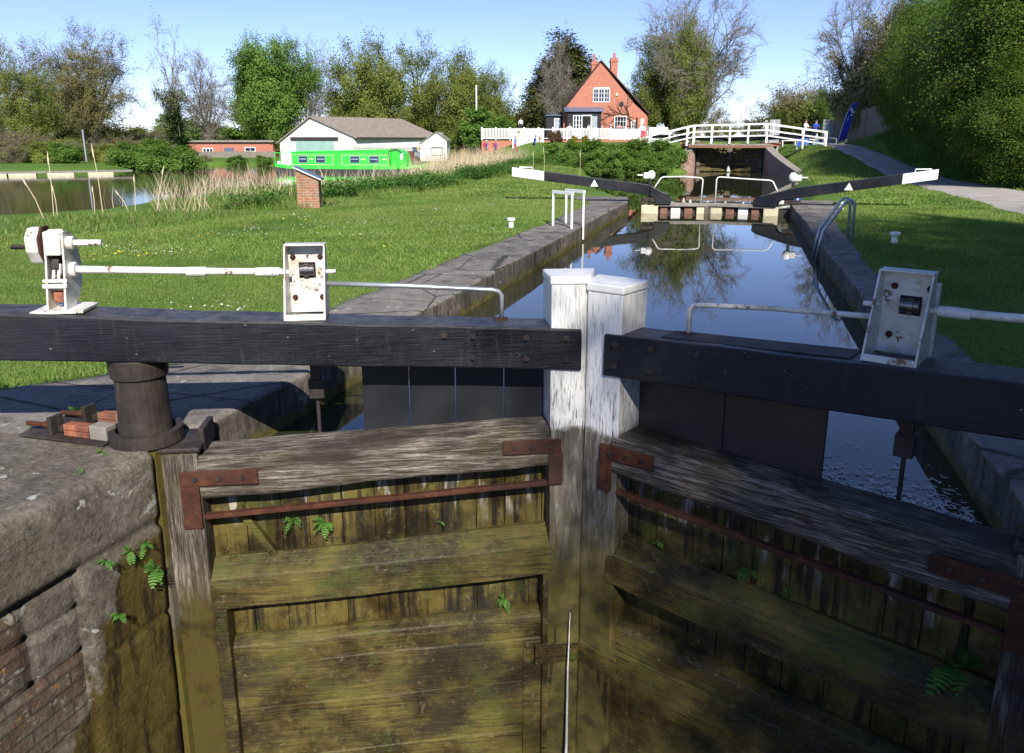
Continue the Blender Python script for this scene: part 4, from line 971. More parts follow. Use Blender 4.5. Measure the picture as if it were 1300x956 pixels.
def cottage():
    D = 92; c = at(757, 178, D); s_ = D / 996.0
    t = thing('cottage', 'red brick cottage with steep gable, two chimneys and white windows behind the picket fence', 'house', (c[0], c[1], 1.75), YAW)
    X = lambda px: (px - 757) * s_; Z = lambda py: (179 - py) * s_ + 1.85 - 1.75
    dp = 9.0
    zb = -.8
    gab = [(X(715), zb), (X(820), zb), (X(820), Z(148)), (X(803), Z(133)), (X(770), Z(96)), (X(764), Z(88)), (X(760), Z(85)), (X(752), Z(95)), (X(715), Z(142))]
    m = MB(); m.prism(gab, lambda a, b, y: (a, y, b), 0, dp); m.build('wall', 'brick', t)
    # roof slopes
    def slab(pa, pb, over, th, name):
        m = MB(); (xa, za), (xb, zb_) = pa, pb
        m.add([(xa, -over, za), (xb, -over, zb_), (xb, dp + .3, zb_), (xa, dp + .3, za), (xa, -over, za + th), (xb, -over, zb_ + th), (xb, dp + .3, zb_ + th), (xa, dp + .3, za + th)], [(3, 2, 1, 0), (4, 5, 6, 7), (0, 1, 5, 4), (1, 2, 6, 5), (2, 3, 7, 6), (3, 0, 4, 7)]); return m.build(name, 'rooftile', t)
    r1 = slab((X(713), Z(144) - .02), (X(760.5), Z(84) + .05), .03, .13, 'roof')
    r2 = slab((X(760.5), Z(84) + .05), (X(823), Z(146) - .1), .25, .16, 'roof')
    def chim(px0, px1, pt, pyb, yy, ppx, ptop):
        m = MB(); m.mm((X(px0), yy, Z(pyb)), (X(px1), yy + 1.1, Z(pt))); m.mm((X(px0) - .08, yy - .08, Z(pt) - .45), (X(px1) + .08, yy + 1.18, Z(pt) - .25)); o = m.build('chimney', 'brick', r1)
    chim(751.5, 760.5, 80, 110, 2.5, 754, 71); chim(774, 782.5, 78, 120, .9, 778, 72)
    for px, z0, z1, yy in ((755, 80, 71.5, 2.9), (778.5, 78, 72, 1.3)):
        m = MB(); m.tube([(X(px), yy, Z(z0)), (X(px), yy, Z(z1))], [.16, .13], 10); m.build('chimney_pot', 'brick', r1 if px < 760 else r2)
    win(t, 'white', X(751.5), X(772.5), Z(132), Z(115.5), 6, 3, -.01, glass='glassdark', arch=.12)
    win(t, 'white', X(779), X(794.5), Z(168), Z(148.5), 4, 3, -.01)
    win(t, 'white', X(800.5), X(806), Z(168), Z(154), 2, 3, -.01)
    m = MB(); m.tube([(X(787.5), -.12, Z(134)), (X(787.5), 0, Z(134))], .26, 14); m.build('wall_disc', 'panel_black', t)
    m = MB(); m.mm((X(779.5), -.15, Z(124)), (X(782.5), 0, Z(121))); m.build('lamp', 'cream', t)
    # boarded bay with french doors and lean-to roof
    m = MB(); m.mm((X(719), -1.3, zb), (X(761), -.01, Z(143))); b = m.build('boarded_bay', 'panel_black', t)
    m = MB(); m.add([(X(715), -1.6, Z(143.8)), (X(764), -1.6, Z(143.8)), (X(764), -.02, Z(138.6)), (X(715), -.02, Z(138.6)), (X(715), -1.6, Z(143)), (X(764), -1.6, Z(143)), (X(764), -.02, Z(137.8)), (X(715), -.02, Z(137.8))], [(3, 2, 1, 0), (4, 5, 6, 7), (0, 1, 5, 4), (1, 2, 6, 5), (2, 3, 7, 6), (3, 0, 4, 7)]); m.build('lean_to_roof', 'slate', b)
    win(t, 'white', X(726), X(737.5), Z(172), Z(148), 3, 4, -1.31, 'french_door'); m = MB(); m.mm((X(738), -1.32, zb), (X(748), -1.305, Z(149))); m.build('doorway', 'opening_shade', t)  # doorway is a flat dark sheet, its inner shade painted as colour
    m = MB(); m.mm((X(748), -1.37, zb), (X(749.5), -1.31, Z(148))); m.mm((X(737.5), -1.37, Z(149)), (X(749.5), -1.31, Z(147.6))); m.build('door_frame', 'white', t)
    m = MB(); m.mm((X(749.7), -1.345, zb), (X(756), -1.31, Z(149))); m.build('shutter', 'galv', t)
    # side extension on the right
    m = MB(); m.mm((X(807), -.9, zb), (X(819.5), -.01, Z(150))); e = m.build('side_bay', 'brick', t)
    m = MB(); m.mm((X(811), -.94, Z(166)), (X(815), -.901, Z(152))); m.build('side_window', 'white', e)
    # bare climbing vine
    m = MB(); r = random.Random(3)
    def vine(p, d, L, w_, lv):
        pts = [p]; 
        for i in range(5): d = (d[0] + r.uniform(-.3, .3), d[1] + r.uniform(-.3, .3)); n_ = math.hypot(*d); d = (d[0] / n_, d[1] / n_); p = (p[0] + d[0] * L / 5, p[1] + d[1] * L / 5); pts.append(p)
        m.tube([(a, -.05, b) for a, b in pts], [w_ * (1 - .12 * i) for i in range(6)], 4)
        if lv: 
            for k in range(4): a = pts[1 + k]; an = math.atan2(d[1], d[0]) + r.choice((-1, 1)) * r.uniform(.4, 1.1); vine(a, (math.cos(an), math.sin(an)), L * .55, w_ * .5, lv - 1)
    vine((X(800), Z(168)), (.05, 1), 3.2, .09, 2); vine((X(803), Z(155)), (-.8, .55), 3.6, .07, 3); vine((X(790), Z(146)), (-.9, .2), 2.4, .05, 2)
    m.build('climbing_vine', 'bark_dark', t)
    # dark outbuilding to the left
    t2 = thing('outbuilding', 'low black outbuilding with a pale window, left of the red cottage', 'shed', (c[0], c[1], 1.75), YAW)
    m = MB(); m.mm((X(694), 1.5, zb), (X(714), 5, Z(148))); m.build('wall', 'panel_black', t2); win(t2, 'white', X(704), X(712), Z(164), Z(151), 2, 2, 1.49, glass='glasssky')
    m = MB(); m.mm((X(693), 1.3, Z(147.9)), (X(714.6), 5.2, Z(146.4))); m.build('roof', 'slate', t2)
cottage()

# picket fence on a low brick wall along the terrace
def fence():
    D = 84
    t = thing('picket_fence', 'long white picket fence running in front of the cottage terrace', 'fence', (0, 0, 0))
    A = at(612, 178, 86); B = at(812, 178, 84)
    A = Vector((A[0], A[1], 0)); B = Vector((B[0], B[1], 0)); d = (B - A); L = d.length; d.normalize()
    zb = lambda f: 1.85 + (179 - (186 - 9 * min(1, f * 3.2) if f < .3 else 177)) * 84 / 996
    def z_(f, py): return 1.85 + (179 - py) * (86 - 2 * f) / 996
    solid = .82
    for py, h in ((164.8, .10), (175.8, .08)):
        m = MB(); m.beam(A + Vector((0, 0, z_(0, py))), B + Vector((0, 0, z_(1, py))), .05, h); m.build('rail', 'white', t)
    m = MB(); n = 0; x = 0.0
    while x < L * solid:
        f = x / L
        if .40 > f or f > .455: p = A + d * x; m.box((p.x, p.y - .04, (z_(f, 176.5) + z_(f, 163.2)) / 2), (.085, .03, (176.5 - 163.2) * .0843), 0, Matrix.Rotation(YAW, 3, 'Z'))
        x += .165
    o = m.build('picket', 'white', t); o['kind'] = 'stuff'
    for f in np.arange(0, 1.001, 1 / 11): p = A + d * L * f; m = MB(); m.box((p.x, p.y - .05, (z_(f, 178) + z_(f, 162)) / 2), (.16, .12, 16 * .0843), 0, Matrix.Rotation(YAW, 3, 'Z')); m.build('post', 'white', t)
    m = MB(); p, q = A + d * L * (solid + .003), B; m.beam(p + Vector((0, -.03, (z_(1, 177) + z_(1, 165)) / 2)), q + Vector((0, -.03, (z_(1, 177) + z_(1, 165)) / 2)), .04, 12 * .0843); m.build('solid_panel', 'white', t)
    w_ = thing('garden_wall', 'red brick retaining wall below the white picket fence', 'wall', (0, 0, 0))
    m = MB(); m.beam(A + Vector((0, -.12, .1)), B + Vector((0, -.12, .1)), .3, 3.6); m.build('brickwork', 'brick', w_)
    o = None
    # white display board with faint pictures against the fence
    t = thing('display_board', 'big white painted board with faint orange and yellow shapes, leaning on the fence', 'board', (0, 0, 0))
    p = at(650.5, 196, 83); q = at(690.5, 190, 82.6)
    p = Vector(p); q = Vector(q); z0 = 1.85 + (179 - 195) * .0832; z1 = 1.85 + (179 - 165.5) * .0832; dd = Vector((q.x - p.x, q.y - p.y, 0))
    m = MB(); m.beam((p.x, p.y, (z0 + z1) / 2), (q.x, q.y, (z0 + z1) / 2), .05, z1 - z0); m.build('board', 'white', t)
    r = random.Random(2); nrm = Vector((dd.y, -dd.x, 0)).normalized() * .035
    for (a, b, h, mat) in ((.18, 17.5, .14, 'yellowleaf'), (.30, 17.0, .10, 'cream'), (.86, 176, .5, 'rust_bright'), (.84, 181, .3, 'rust_bright'), (.5, 178, .12, 'rust_bright'), (.62, 180, .5, 'cream'), (.93, 184, .5, 'galv')):
        zz = 1.85 + (179 - (b if b > 100 else b + 150.5)) * .0832; c = p + dd * a; m = MB(); m.ball((c.x + nrm.x, c.y + nrm.y, zz), (.28 if b < 100 else .13, .02, h / 2 if b > 100 else .09), 0, 10, 6); m.build('painted_shape', mat, t)
fence()

# ------------------------------------------------------------------ boat shed, hut, red hut, narrowboat
def shed():
    D = 76; c = at(450, 205, D); k = D / 996
    t = thing('boat_shed', 'long white boat shed with weathered grey roof and pale teal door behind the green boat', 'shed', (c[0], c[1], -.15), YAW)
    X = lambda px: (px - 450) * k; Z = lambda py: (205 - py) * k
    # gable end on the left, long side receding to the right
    g0, g1 = X(357), X(450); rx = X(397); dx = X(548) - X(450); dy = 9.0
    zE = Z(174); zR = Z(150.5)
    V = [(g0, 0, -.3), (g1, 0, -.3), (g1, 0, zE), (rx, 0, zR), (g0, 0, zE - .45), (g0 + dx, dy, -.3), (g1 + dx, dy, -.3), (g1 + dx, dy, zE), (rx + dx, dy, zR), (g0 + dx, dy, zE - .45)]
    m = MB(); m.add(V, [(0, 1, 2, 3, 4), (5, 9, 8, 7, 6), (1, 6, 7, 2), (0, 4, 9, 5)]); m.build('wall', 'limewash', t)
    def slab(a, b, name):
        m = MB(); th = .12; q = [(a[0], -.25, a[1]), (b[0], -.25, b[1]), (b[0] + dx, dy + .2, b[1]), (a[0] + dx, dy + .2, a[1])]
        m.add(q + [(x, y, z + th) for x, y, z in q], [(3, 2, 1, 0), (4, 5, 6, 7), (0, 1, 5, 4), (1, 2, 6, 5), (2, 3, 7, 6), (3, 0, 4, 7)]); return m.build(name, 'roofgrey', t)
    sl = (zR - zE) / (rx - g1)
    slab((rx - .02, zR + .03), (g1 + .35, zE + .03 + .35 * sl), 'roof'); s2 = (zR - (zE - .45)) / (rx - g0); slab((g0 - .3, zE - .45 + .03 - .3 * s2), (rx, zR + .03), 'roof')
    m = MB(); a = (g1 + .36, zE - .08); m.beam((a[0], -.25, a[1]), (a[0] + dx, dy + .2, a[1]), .12, .14); m.build('gutter', 'darkiron', t)
    m = MB(); m.mm((X(377), -.06, -.2), (X(425), -.01, Z(178))); m.build('boat_door', 'teal', t)
    m = MB(); m.mm((X(371), -.2, Z(177.5)), (X(431), -.02, Z(174))); m.build('door_lintel', 'darkiron', t)
    # stacked odds and ends beside the shed
    for i, (px, py, w_, col) in enumerate(((522, 196, .5, 'rust_bright'), (527, 190, .4, 'slate'), (531, 197, .5, 'galv'), (524, 203, .6, 'brownboard'), (531, 188, .4, 'cream'), (529, 203, .5, 'rust'), (519, 201, .4, 'panel_black'))):
        p = at(px, py, 74); m = MB(); m.box((0, 0, 0), (w_, w_, w_)); m.box((0, 0, w_ * .55), (w_ * 1.05, w_ * 1.05, w_ * .1)); o = m.build('storage_crate', col, bevel=.02); o.location = p
        tag(o, ['orange crate in the pile between shed and white hut', 'slate blue crate high in the pile beside the boat shed', 'grey metal crate on the right of the pile beside the hut', 'brown crate at the bottom of the pile beside the shed', 'cream crate topmost in the pile beside the white hut', 'rusty crate low in the pile beside the white hut', 'black crate at the left of the pile beside the shed'][i], 'crate', 'pile of stored crates by the boat shed')
    # pale hut
    D = 74; c = at(551, 203, D); k = D / 996; X = lambda px: (px - 551) * k; Z = lambda py: (203 - py) * k
    t = thing('garden_hut', 'small white gabled hut with a square shutter right of the boat shed', 'hut', (c[0], c[1], -.1), YAW)
    poly = [(X(534), -.3), (X(567.5), -.3), (X(567.5), Z(176)), (X(558), Z(167)), (X(553), Z(167.5)), (X(534), Z(180))]
    m = MB(); m.prism(poly, lambda a, b, y: (a, y, b), 0, 4); m.build('wall', 'limewash', t)
    for (a, b) in (((X(533), Z(181) + .05), (X(555), Z(166) + .02)), ((X(555), Z(166) + .02), (X(569.5), Z(177)))):
        m = MB(); q = [(a[0], -.15, a[1]), (b[0], -.15, b[1]), (b[0], 4.1, b[1]), (a[0], 4.1, a[1])]; m.add(q + [(x, y, z + .07) for x, y, z in q], [(3, 2, 1, 0), (4, 5, 6, 7), (0, 1, 5, 4), (1, 2, 6, 5), (2, 3, 7, 6), (3, 0, 4, 7)]); m.build('roof', 'stonegrey', t)
    m = MB(); x0, x1, z0, z1 = X(548.5), X(562.5), Z(194.5), Z(184)
    for q in (((x0, z0), (x0 + .05, z1)), ((x1 - .05, z0), (x1, z1)), ((x0, z0), (x1, z0 + .05)), ((x0, z1 - .05), (x1, z1))): m.mm((q[0][0], -.04, q[0][1]), (q[1][0], -.005, q[1][1]))
    m.build('shutter_frame', 'stonegrey', t)
    # railings in front of the shed
    t = thing('yard_railing', 'thin dark metal railing along the yard between boat shed and boat', 'railing', (0, 0, 0))
    a = Vector(at(436, 200, 70)); b = Vector(at(566, 200, 68)); m = MB()
    zt = 1.25; n = 60
    for i in range(n + 1): p = a.lerp(b, i / n); m.mm((p.x - .012, p.y - .012, -.2), (p.x + .012, p.y + .012, zt))
    m.build('bars', 'darkiron', t); m = MB(); m.beam((a.x, a.y, zt), (b.x, b.y, zt), .04, .04); m.build('top_bar', 'darkiron', t)
    # low red brick hut with fence
    D = 92; c = at(294, 205, D); k = D / 996; X = lambda px: (px - 294) * k; Z = lambda py: (205 - py) * k
    t = thing('brick_hut', 'long low red brick hut with flat roof at the far side of the pond', 'hut', (c[0], c[1], -.55), YAW)
    m = MB(); m.mm((X(242), 0, -.3), (X(348), 5, Z(180.5))); m.build('wall', 'brick', t)
    m = MB(); m.mm((X(241), -.3, Z(180.4)), (X(350), 5.2, Z(178))); m.build('roof', 'stonegrey', t)
    win(t, 'white', X(259), X(272), Z(197), Z(187.5), 3, 1, -.01); win(t, 'white', X(312), X(326), Z(196.5), Z(186.5), 2, 2, -.01)
    m = MB(); m.mm((X(286), -.04, -.2), (X(298), -.005, Z(187.5))); m.build('door', 'slate', t)
    t = thing('board_fence', 'weathered grey board fence in front of the low red brick hut', 'fence', (c[0], c[1], -.55), YAW)
    m = MB(); x = X(226)
    while x < X(356): m.mm((x, -2.02, -.3), (x + .17, -1.98, Z(191.5) + rnd.uniform(-.03, .03))); x += .18
    o = m.build('boards', 'bark_pale', t); o['kind'] = 'stuff'
    m = MB(); m.mm((X(226), -1.97, Z(196)), (X(356), -1.92, Z(195))); m.build('fence_rail', 'bark_pale', t)
shed()

def narrowboat():
    D = 56.5; a = Vector(at(353, 218, D + 1.0)); b = Vector(at(556, 218, D - 1.0)); ax = math.atan2(b.y - a.y, b.x - a.x)
    L = math.hypot(b.x - a.x, b.y - a.y)
    t = thing('narrowboat', 'bright green narrowboat with black hull and cream coach lines moored across the pond', 'boat', (a.x, a.y, WATER), ax)
    k = L / 203.0
    X = lambda px: (px - 353) * k; Z = lambda py: (218 - py) * .0567
    W = 1.05
    # hull sections: (x, half width, sheer z)
    secs = [(X(353), .55, Z(211.5)), (X(357), .9, Z(211)), (X(375), W, Z(213)), (X(420), W, Z(213.3)), (X(500), W, Z(213.5)), (X(520), W * .98, Z(213)), (X(536), .72, Z(211.5)), (X(547), .40, Z(210)), (X(556), .05, Z(208.5))]
    def hull(zf0, zf1, name, mat, off):
        V = []; Fc = []
        for x, w_, z in secs:
            for zz in (zf0(z), zf1(z)):
                q = w_ * (.93 if zz < .05 else 1) + off; V += [(x, -q, zz), (x, q, zz)]
        for i in range(len(secs) - 1):
            o = 4 * i; Fc += [(o, o + 4, o + 6, o + 2), (o + 1, o + 3, o + 7, o + 5), (o + 2, o + 6, o + 7, o + 3)]
        Fc += [(0, 2, 3, 1), (4 * (len(secs) - 1), 4 * (len(secs) - 1) + 1, 4 * (len(secs) - 1) + 3, 4 * (len(secs) - 1) + 2)]
        m = MB(); m.add(V, Fc); return m.build(name, mat, t)
    hull(lambda z: -.3, lambda z: z, 'hull', 'hullblack', 0)
    hull(lambda z: z + .003, lambda z: z + (.22), 'gunwale', 'green', .015)
    m = MB(); m.beam((X(556), 0, .1), (X(556) + .06, 0, Z(207)), .1, .12); m.build('bow_stem', 'hullblack', t)
    # cabin
    c0, c1 = X(378), X(502); zt0, zt1 = Z(193.5), Z(190.5)
    def cab(x0, x1, w0, w1, z0a, z1a, z0b, z1b, name, mat):
        V = [(x0, -w0, z0a), (x1, -w0, z0b), (x1, w0, z0b), (x0, w0, z0a), (x0, -w1, z1a), (x1, -w1, z1b), (x1, w1, z1b), (x0, w1, z1a)]
        m = MB(); m.add(V, [(3, 2, 1, 0), (4, 5, 6, 7), (0, 1, 5, 4), (1, 2, 6, 5), (2, 3, 7, 6), (3, 0, 4, 7)]); return m.build(name, mat, t)
    cab(c0, c1, .90, .80, .42, zt0, .42, zt1, 'cabin', 'green')
    cab(c0 - .05, c1 + .3, .84, .70, zt0 + .002, zt0 + .08, zt1 + .002, zt1 + .09, 'cabin_roof', 'green')
    # cratch cover at the bow
    m = MB(); pr = [(c1 + .003, .4), (X(521), .4), (X(518), zt1 - .25), (X(512), zt1 + .04), (c1 + .003, zt1 + .06)]
    m.prism(pr, lambda x, z, y: (x, y, z), -.74, .74); m.build('bow_canopy', 'green', t, bevel=.05)
    m = MB(); m.tube([(X(516), -.80, zt1 - .15), (X(511), -.80, zt1 + .06), (c1 + .1, -.80, zt1 + .07), (X(500), -.83, zt1 - .1), (X(502), -.92, .55)], .03, 6); m.build('canopy_hoop', 'hullblack', t)
    m = MB(); m.ball((X(515.5), -.76, zt1 - .45), (.10, .03, .22)); m.build('canopy_window', 'white', t)
    # stern rail
    m = MB(); m.mm((X(356), -.8, Z(194)), (X(377), -.77, Z(193.2))); m.mm((X(356), -.8, Z(211)), (X(356.6), -.77, Z(194))); m.mm((X(363), -.8, Z(211)), (X(363.5), -.77, Z(194))); m.build('stern_rail', 'green', t)
    m = MB(); m.mm((X(357), -.5, Z(211)), (X(377), .5, Z(204))); m.build('stern_locker', 'white', t)
    side = lambda z: -(.90 - .10 * (z - .42) / (zt1 - .42)) - .012
    for x0, x1 in ((378.5, 432), (442, 500)):
        for z0, z1, xa, xb in ((Z(196.6), Z(196.0), x0, x1), (Z(208.4), Z(207.8), x0, x1), (Z(207.5), Z(196.2), x0, x0 + .6), (Z(207.5), Z(196.2), x1 - .6, x1)):
            m = MB(); V = [(X(xa), side(z0), z0), (X(xb), side(z0), z0), (X(xb), side(z1), z1), (X(xa), side(z1), z1)]; m.add(V + [(x, y - .012, z) for x, y, z in V], [(3, 2, 1, 0), (4, 5, 6, 7), (0, 1, 5, 4), (1, 2, 6, 5), (2, 3, 7, 6), (3, 0, 4, 7)]); m.build('coach_line', 'cream', t)
    for x0, x1 in ((388, 398.5), (410, 421), (453, 464), (477, 488)):
        z0, z1 = Z(205.3), Z(198)
        def quad(m, xa, xb, za, zb_, off): V = [(X(xa), side(za) - off, za), (X(xb), side(za) - off, za), (X(xb), side(zb_) - off, zb_), (X(xa), side(zb_) - off, zb_)]; m.add(V + [(x, y + .01, z) for x, y, z in V], [(3, 2, 1, 0), (4, 5, 6, 7), (0, 1, 5, 4), (1, 2, 6, 5), (2, 3, 7, 6), (3, 0, 4, 7)])
        m = MB(); quad(m, x0 - .6, x1 + .6, z0 - .03, z1 + .03, .012); o = m.build('window', 'galv', t); m = MB(); quad(m, x0, x1, z0, z1, .024); m.build('pane', 'glassdark', o); m = MB(); quad(m, x0 + 1, x1 - 1, z0 + .20, z0 + .27, .034); m.build('glazing_bar', 'glasssky', o)
    m = MB(); z0 = Z(201.5)
    for px, w_ in ((404, 1.6), (469, 2.6), (495, 2.4)):
        for j in range(3): m.ball((X(px + (j - 1) * w_ * .7), side(z0) - .01, z0 + .03 * (j % 2)), (.09, .012, .05), 0, 8, 5)
    m.build('painted_flourish', 'cream', t)
    m = MB(); m.mm((X(444), -.2, zt0 + .09), (X(452), .2, zt0 + .17)); m.build('roof_box', 'hullblack', t)
narrowboat()

# ------------------------------------------------------------------ pontoon and bits at the pond
a = Vector(at(-30, 226.5, 50)); b = Vector(at(168, 219.5, 54)); 
t = thing('pontoon', 'long low floating jetty with pale floats along the far side of the pond', 'jetty', (a.x, a.y, WATER), math.atan2(b.y - a.y, b.x - a.x)); L = (b - a).length
m = MB(); m.mm((0, -.6, .17), (L, .6, .27)); m.build('deck', 'stonegrey', t, bevel=.01)
for i, f in enumerate((.02, .20, .44, .70)):
    m = MB(); m.mm((L * f, -.62, -.1), (L * (f + .17), .5, .165)); m.build('float', 'cream', t, bevel=.02)
def pole(px, py0, py1, D, r, label, name='post', mat='galv'):
    p = at(px, py0, D); q = at(px, py1, D); m = MB(); m.tube([(p[0], p[1], p[2]), (p[0], p[1], q[2])], r, 8); m.ball((p[0], p[1], q[2]), r * 1.3, 0, 8, 5); return tag(m.build(name, mat), label, 'pole')
pole(110, 205, 166, 60, .06, 'thin grey pole standing on the far bank behind the jetty', 'mooring_pole')
pole(605, 150, 110, 100, .09, 'thin white pole rising among the trees left of the cottage', 'flag_pole', 'white')
# fence climbing the hill on the right
t = thing('board_fence', 'brown board fence climbing the slope below the hillside trees', 'fence', (0, 0, 0))
pts = [at(x, y, D) for x, y, D in ((1056, 160, 74), (1066, 157, 70), (1076, 154, 66), (1100, 147, 60), (1130, 138, 56), (1165, 128, 52))]
m = MB(); mp = MB()
for p, q in zip(pts, pts[1:]):
    p, q = Vector(p), Vector(q); n = int((q - p).length / .16)
    for i in range(n):
        c = p.lerp(q, i / n); m.box((c.x, c.y, c.z - .6), (.14, .03, 2.2), 0, Matrix.Rotation(math.atan2(q.y - p.y, q.x - p.x), 3, 'Z'))
    mp.box((p.x, p.y - .05, p.z - .55), (.12, .12, 2.3))
o = m.build('boards', 'bark_pale', t); o['kind'] = 'stuff'; mp.each('fence_post', 'bark_pale', t)
# ------------------------------------------------------------------ trees
def frames(d):
    d = d / np.maximum(np.linalg.norm(d, axis=-1, keepdims=True), 1e-9)
    up = np.where(np.abs(d[..., 2:3]) < .9, np.array([0, 0, 1.0]), np.array([1.0, 0, 0]))
    s = np.cross(d, up); s /= np.maximum(np.linalg.norm(s, axis=-1, keepdims=True), 1e-9)
    return d, s, np.cross(s, d)
def tubes(groups):          # groups: list of (pts[n,k,3], rad[n,k], sides) -> verts, quads
    V = []; Fc = []; b = 0
    for P_, Rr, n in groups:
        if len(P_) == 0: continue
        P_ = np.asarray(P_); Rr = np.asarray(Rr); N_, K = P_.shape[:2]
        d = np.empty_like(P_); d[:, 1:-1] = P_[:, 2:] - P_[:, :-2]; d[:, 0] = P_[:, 1] - P_[:, 0]; d[:, -1] = P_[:, -1] - P_[:, -2]
        d, s, u = frames(d); a = np.arange(n) * 2 * np.pi / n
        ring = P_[:, :, None] + (s[:, :, None] * np.cos(a)[:, None] + u[:, :, None] * np.sin(a)[:, None]) * Rr[:, :, None, None]
        V.append(ring.reshape(-1, 3)); I = np.arange(N_ * K * n).reshape(N_, K, n) + b; b += N_ * K * n
        Fc.append(np.stack([I[:, :-1], np.roll(I, -1, 2)[:, :-1], np.roll(I, -1, 2)[:, 1:], I[:, 1:]], -1).reshape(-1, 4))
    return np.concatenate(V), np.concatenate(Fc)
def curve(p, q, k, r, wob):     # batched wandering curves from p to q
    t = np.linspace(0, 1, k)[None, :, None]; c = p[:, None] * (1 - t) + q[:, None] * t
    L = np.linalg.norm(q - p, axis=1)[:, None, None]
    j = np.cumsum(r.normal(0, wob, c.shape), 1); j -= j[:, :1]; j -= t * j[:, -1:]
    return c + j * L
def leaves(P_, size, r, jit, cen=None):
    n = len(P_); P_ = P_ + r.normal(0, 1, (n, 3)) * jit
    if cen is None: d = r.normal(0, 1, (n, 3)); d[:, 2] *= .6; d, s, u = frames(d)
    else:                                    # leaves turn their faces out of the crown and up to the light
        nn_ = P_ - cen; nn_ /= np.maximum(np.linalg.norm(nn_, axis=1, keepdims=True), .3); nn_ = nn_ * .8 + np.array([0, 0, .45]) + r.normal(0, .55, (n, 3))
        _, a_, b_ = frames(nn_); th = r.uniform(0, 6.28, (n, 1)); d = a_ * np.cos(th) + b_ * np.sin(th); s = -a_ * np.sin(th) + b_ * np.cos(th)
    sz = size * r.uniform(.6, 1.35, (n, 1)); w_ = sz * r.uniform(.5, .8, (n, 1))
    V = np.stack([P_ - d * sz, P_ + s * w_ - d * sz * .1, P_ + d * sz, P_ - s * w_ - d * sz * .1], 1).reshape(-1, 3)
    return V, np.arange(4 * n).reshape(n, 4)
def make_tree(name, H, rad, crown0, leafmat, barkmat, seed, nlimb=16, nsec=9, ntw=7, leafn=3, lsize=.16, jit=.35, dens=1.0, squash=1.0, clump=.5, twig=.012, trunk=.25, spread_top=.6, ivy=0, ntw2=0, shape='round', droop=0):
    r = np.random.RandomState(seed)
    base = np.zeros((1, 3)); top = np.array([[r.normal(0, .04) * H, r.normal(0, .04) * H, H * .70]])
    tk = curve(base, top, 9, r, .012); tr = trunk * np.linspace(1, .28, 9)[None]; tr[0, 0] *= 1.5
    cz = (crown0 + H) / 2; hz_ = (H - crown0) / 2
    # limbs to points scattered near the crown surface
    dirs = r.normal(0, 1, (nlimb, 3)); dirs /= np.linalg.norm(dirs, axis=1, keepdims=True)
    if shape == 'cone': f = r.uniform(0, 1, nlimb); a = r.uniform(0, 6.28, nlimb); e1 = np.stack([rad * (1 - f) * np.cos(a) * .85, rad * (1 - f) * np.sin(a) * .85, crown0 + (H - crown0) * f], 1)
    else: e1 = dirs * np.array([rad, rad, hz_]) * r.uniform(.58, .86, (nlimb, 1)) * (1 + .12 * np.sin(7 * dirs[:, :1] + seed)) + np.array([0, 0, cz])
    t0 = np.clip((e1[:, 2] - crown0 * .55) / H * r.uniform(.35, .75, nlimb), .12, .97)
    ii = t0 * 8; i0 = np.floor(ii).astype(int).clip(0, 7); fr = (ii - i0)[:, None]; s1 = tk[0][i0] * (1 - fr) + tk[0][i0 + 1] * fr
    mid_up = curve(s1, e1, 7, r, .05); t = np.linspace(0, 1, 7); mid_up[:, :, 2] += np.sin(t * np.pi)[None] * (.10 * rad - droop)
    r1 = trunk * .42 * np.linspace(1, .22, 7)[None] * r.uniform(.6, 1.1, (nlimb, 1))
    def child(par, n, ln, out, k, wob):
        N_, K = par.shape[:2]; tt = r.uniform(.25, 1.0, (N_, n)) * (K - 1.001); i = tt.astype(int); f = (tt - i)[..., None]
        ar = np.arange(N_)[:, None]; s = par[ar, i] * (1 - f) + par[ar, i + 1] * f
        ax = (par[ar, i + 1] - par[ar, i]); ax /= np.maximum(np.linalg.norm(ax, axis=-1, keepdims=True), 1e-6)
        o = s - np.array([0, 0, cz]); o /= np.maximum(np.linalg.norm(o, axis=-1, keepdims=True), .2)
        e_lim = None
        dd = ax * .55 + r.normal(0, .65, s.shape) + o * out + np.array([0, 0, .12 - droop * .3]); dd /= np.linalg.norm(dd, axis=-1, keepdims=True)
        e = s + dd * ln * r.uniform(.5, 1.25, (N_, n, 1)); s = s.reshape(-1, 3); e = e.reshape(-1, 3)
        return curve(s, e, k, r, wob)
    c2 = child(mid_up, nsec, rad * .38, .35, 5, .06); c3 = child(c2, ntw, rad * .19, .25, 4, .07)
    groups = [(tk, tr, 9), (mid_up, r1, 6), (c2, np.broadcast_to(trunk * .11 * np.linspace(1, .3, 5), c2.shape[:2]), 4), (c3, np.broadcast_to(twig * np.linspace(1.3, .5, 4), c3.shape[:2]), 3)]
    last = c3
    if ntw2: c4 = child(c3, ntw2, rad * .11, .2, 3, .06); groups.append((c4, np.broadcast_to(twig * np.linspace(.8, .35, 3), c4.shape[:2]), 3)); last = c4
    V, Fc = tubes(groups)
    root = thing(name, 'tree', 'tree'); raw_mesh('trunk', V, Fc, [barkmat], root)
    if leafn:
        sel = c3[r.uniform(0, 1, len(c3)) < dens]
        src = np.repeat(sel[:, 1:], leafn, 1).reshape(-1, 3)
        V, Fc = leaves(src, lsize, r, jit, np.array([0, 0, cz - hz_ * .35])); raw_mesh('crown', V, Fc, [leafmat], root)
    if ivy:
        sel = np.concatenate([tk[0][1:8], mid_up[:, :4].reshape(-1, 3)]); sel = sel[sel[:, 2] < H * ivy]
        if len(sel):
            src = np.repeat(sel, 260, 0); V, Fc = leaves(src, .14, r, .45); raw_mesh('ivy', V, Fc, ['l_dark'], root)
    return root
PROTO = {}
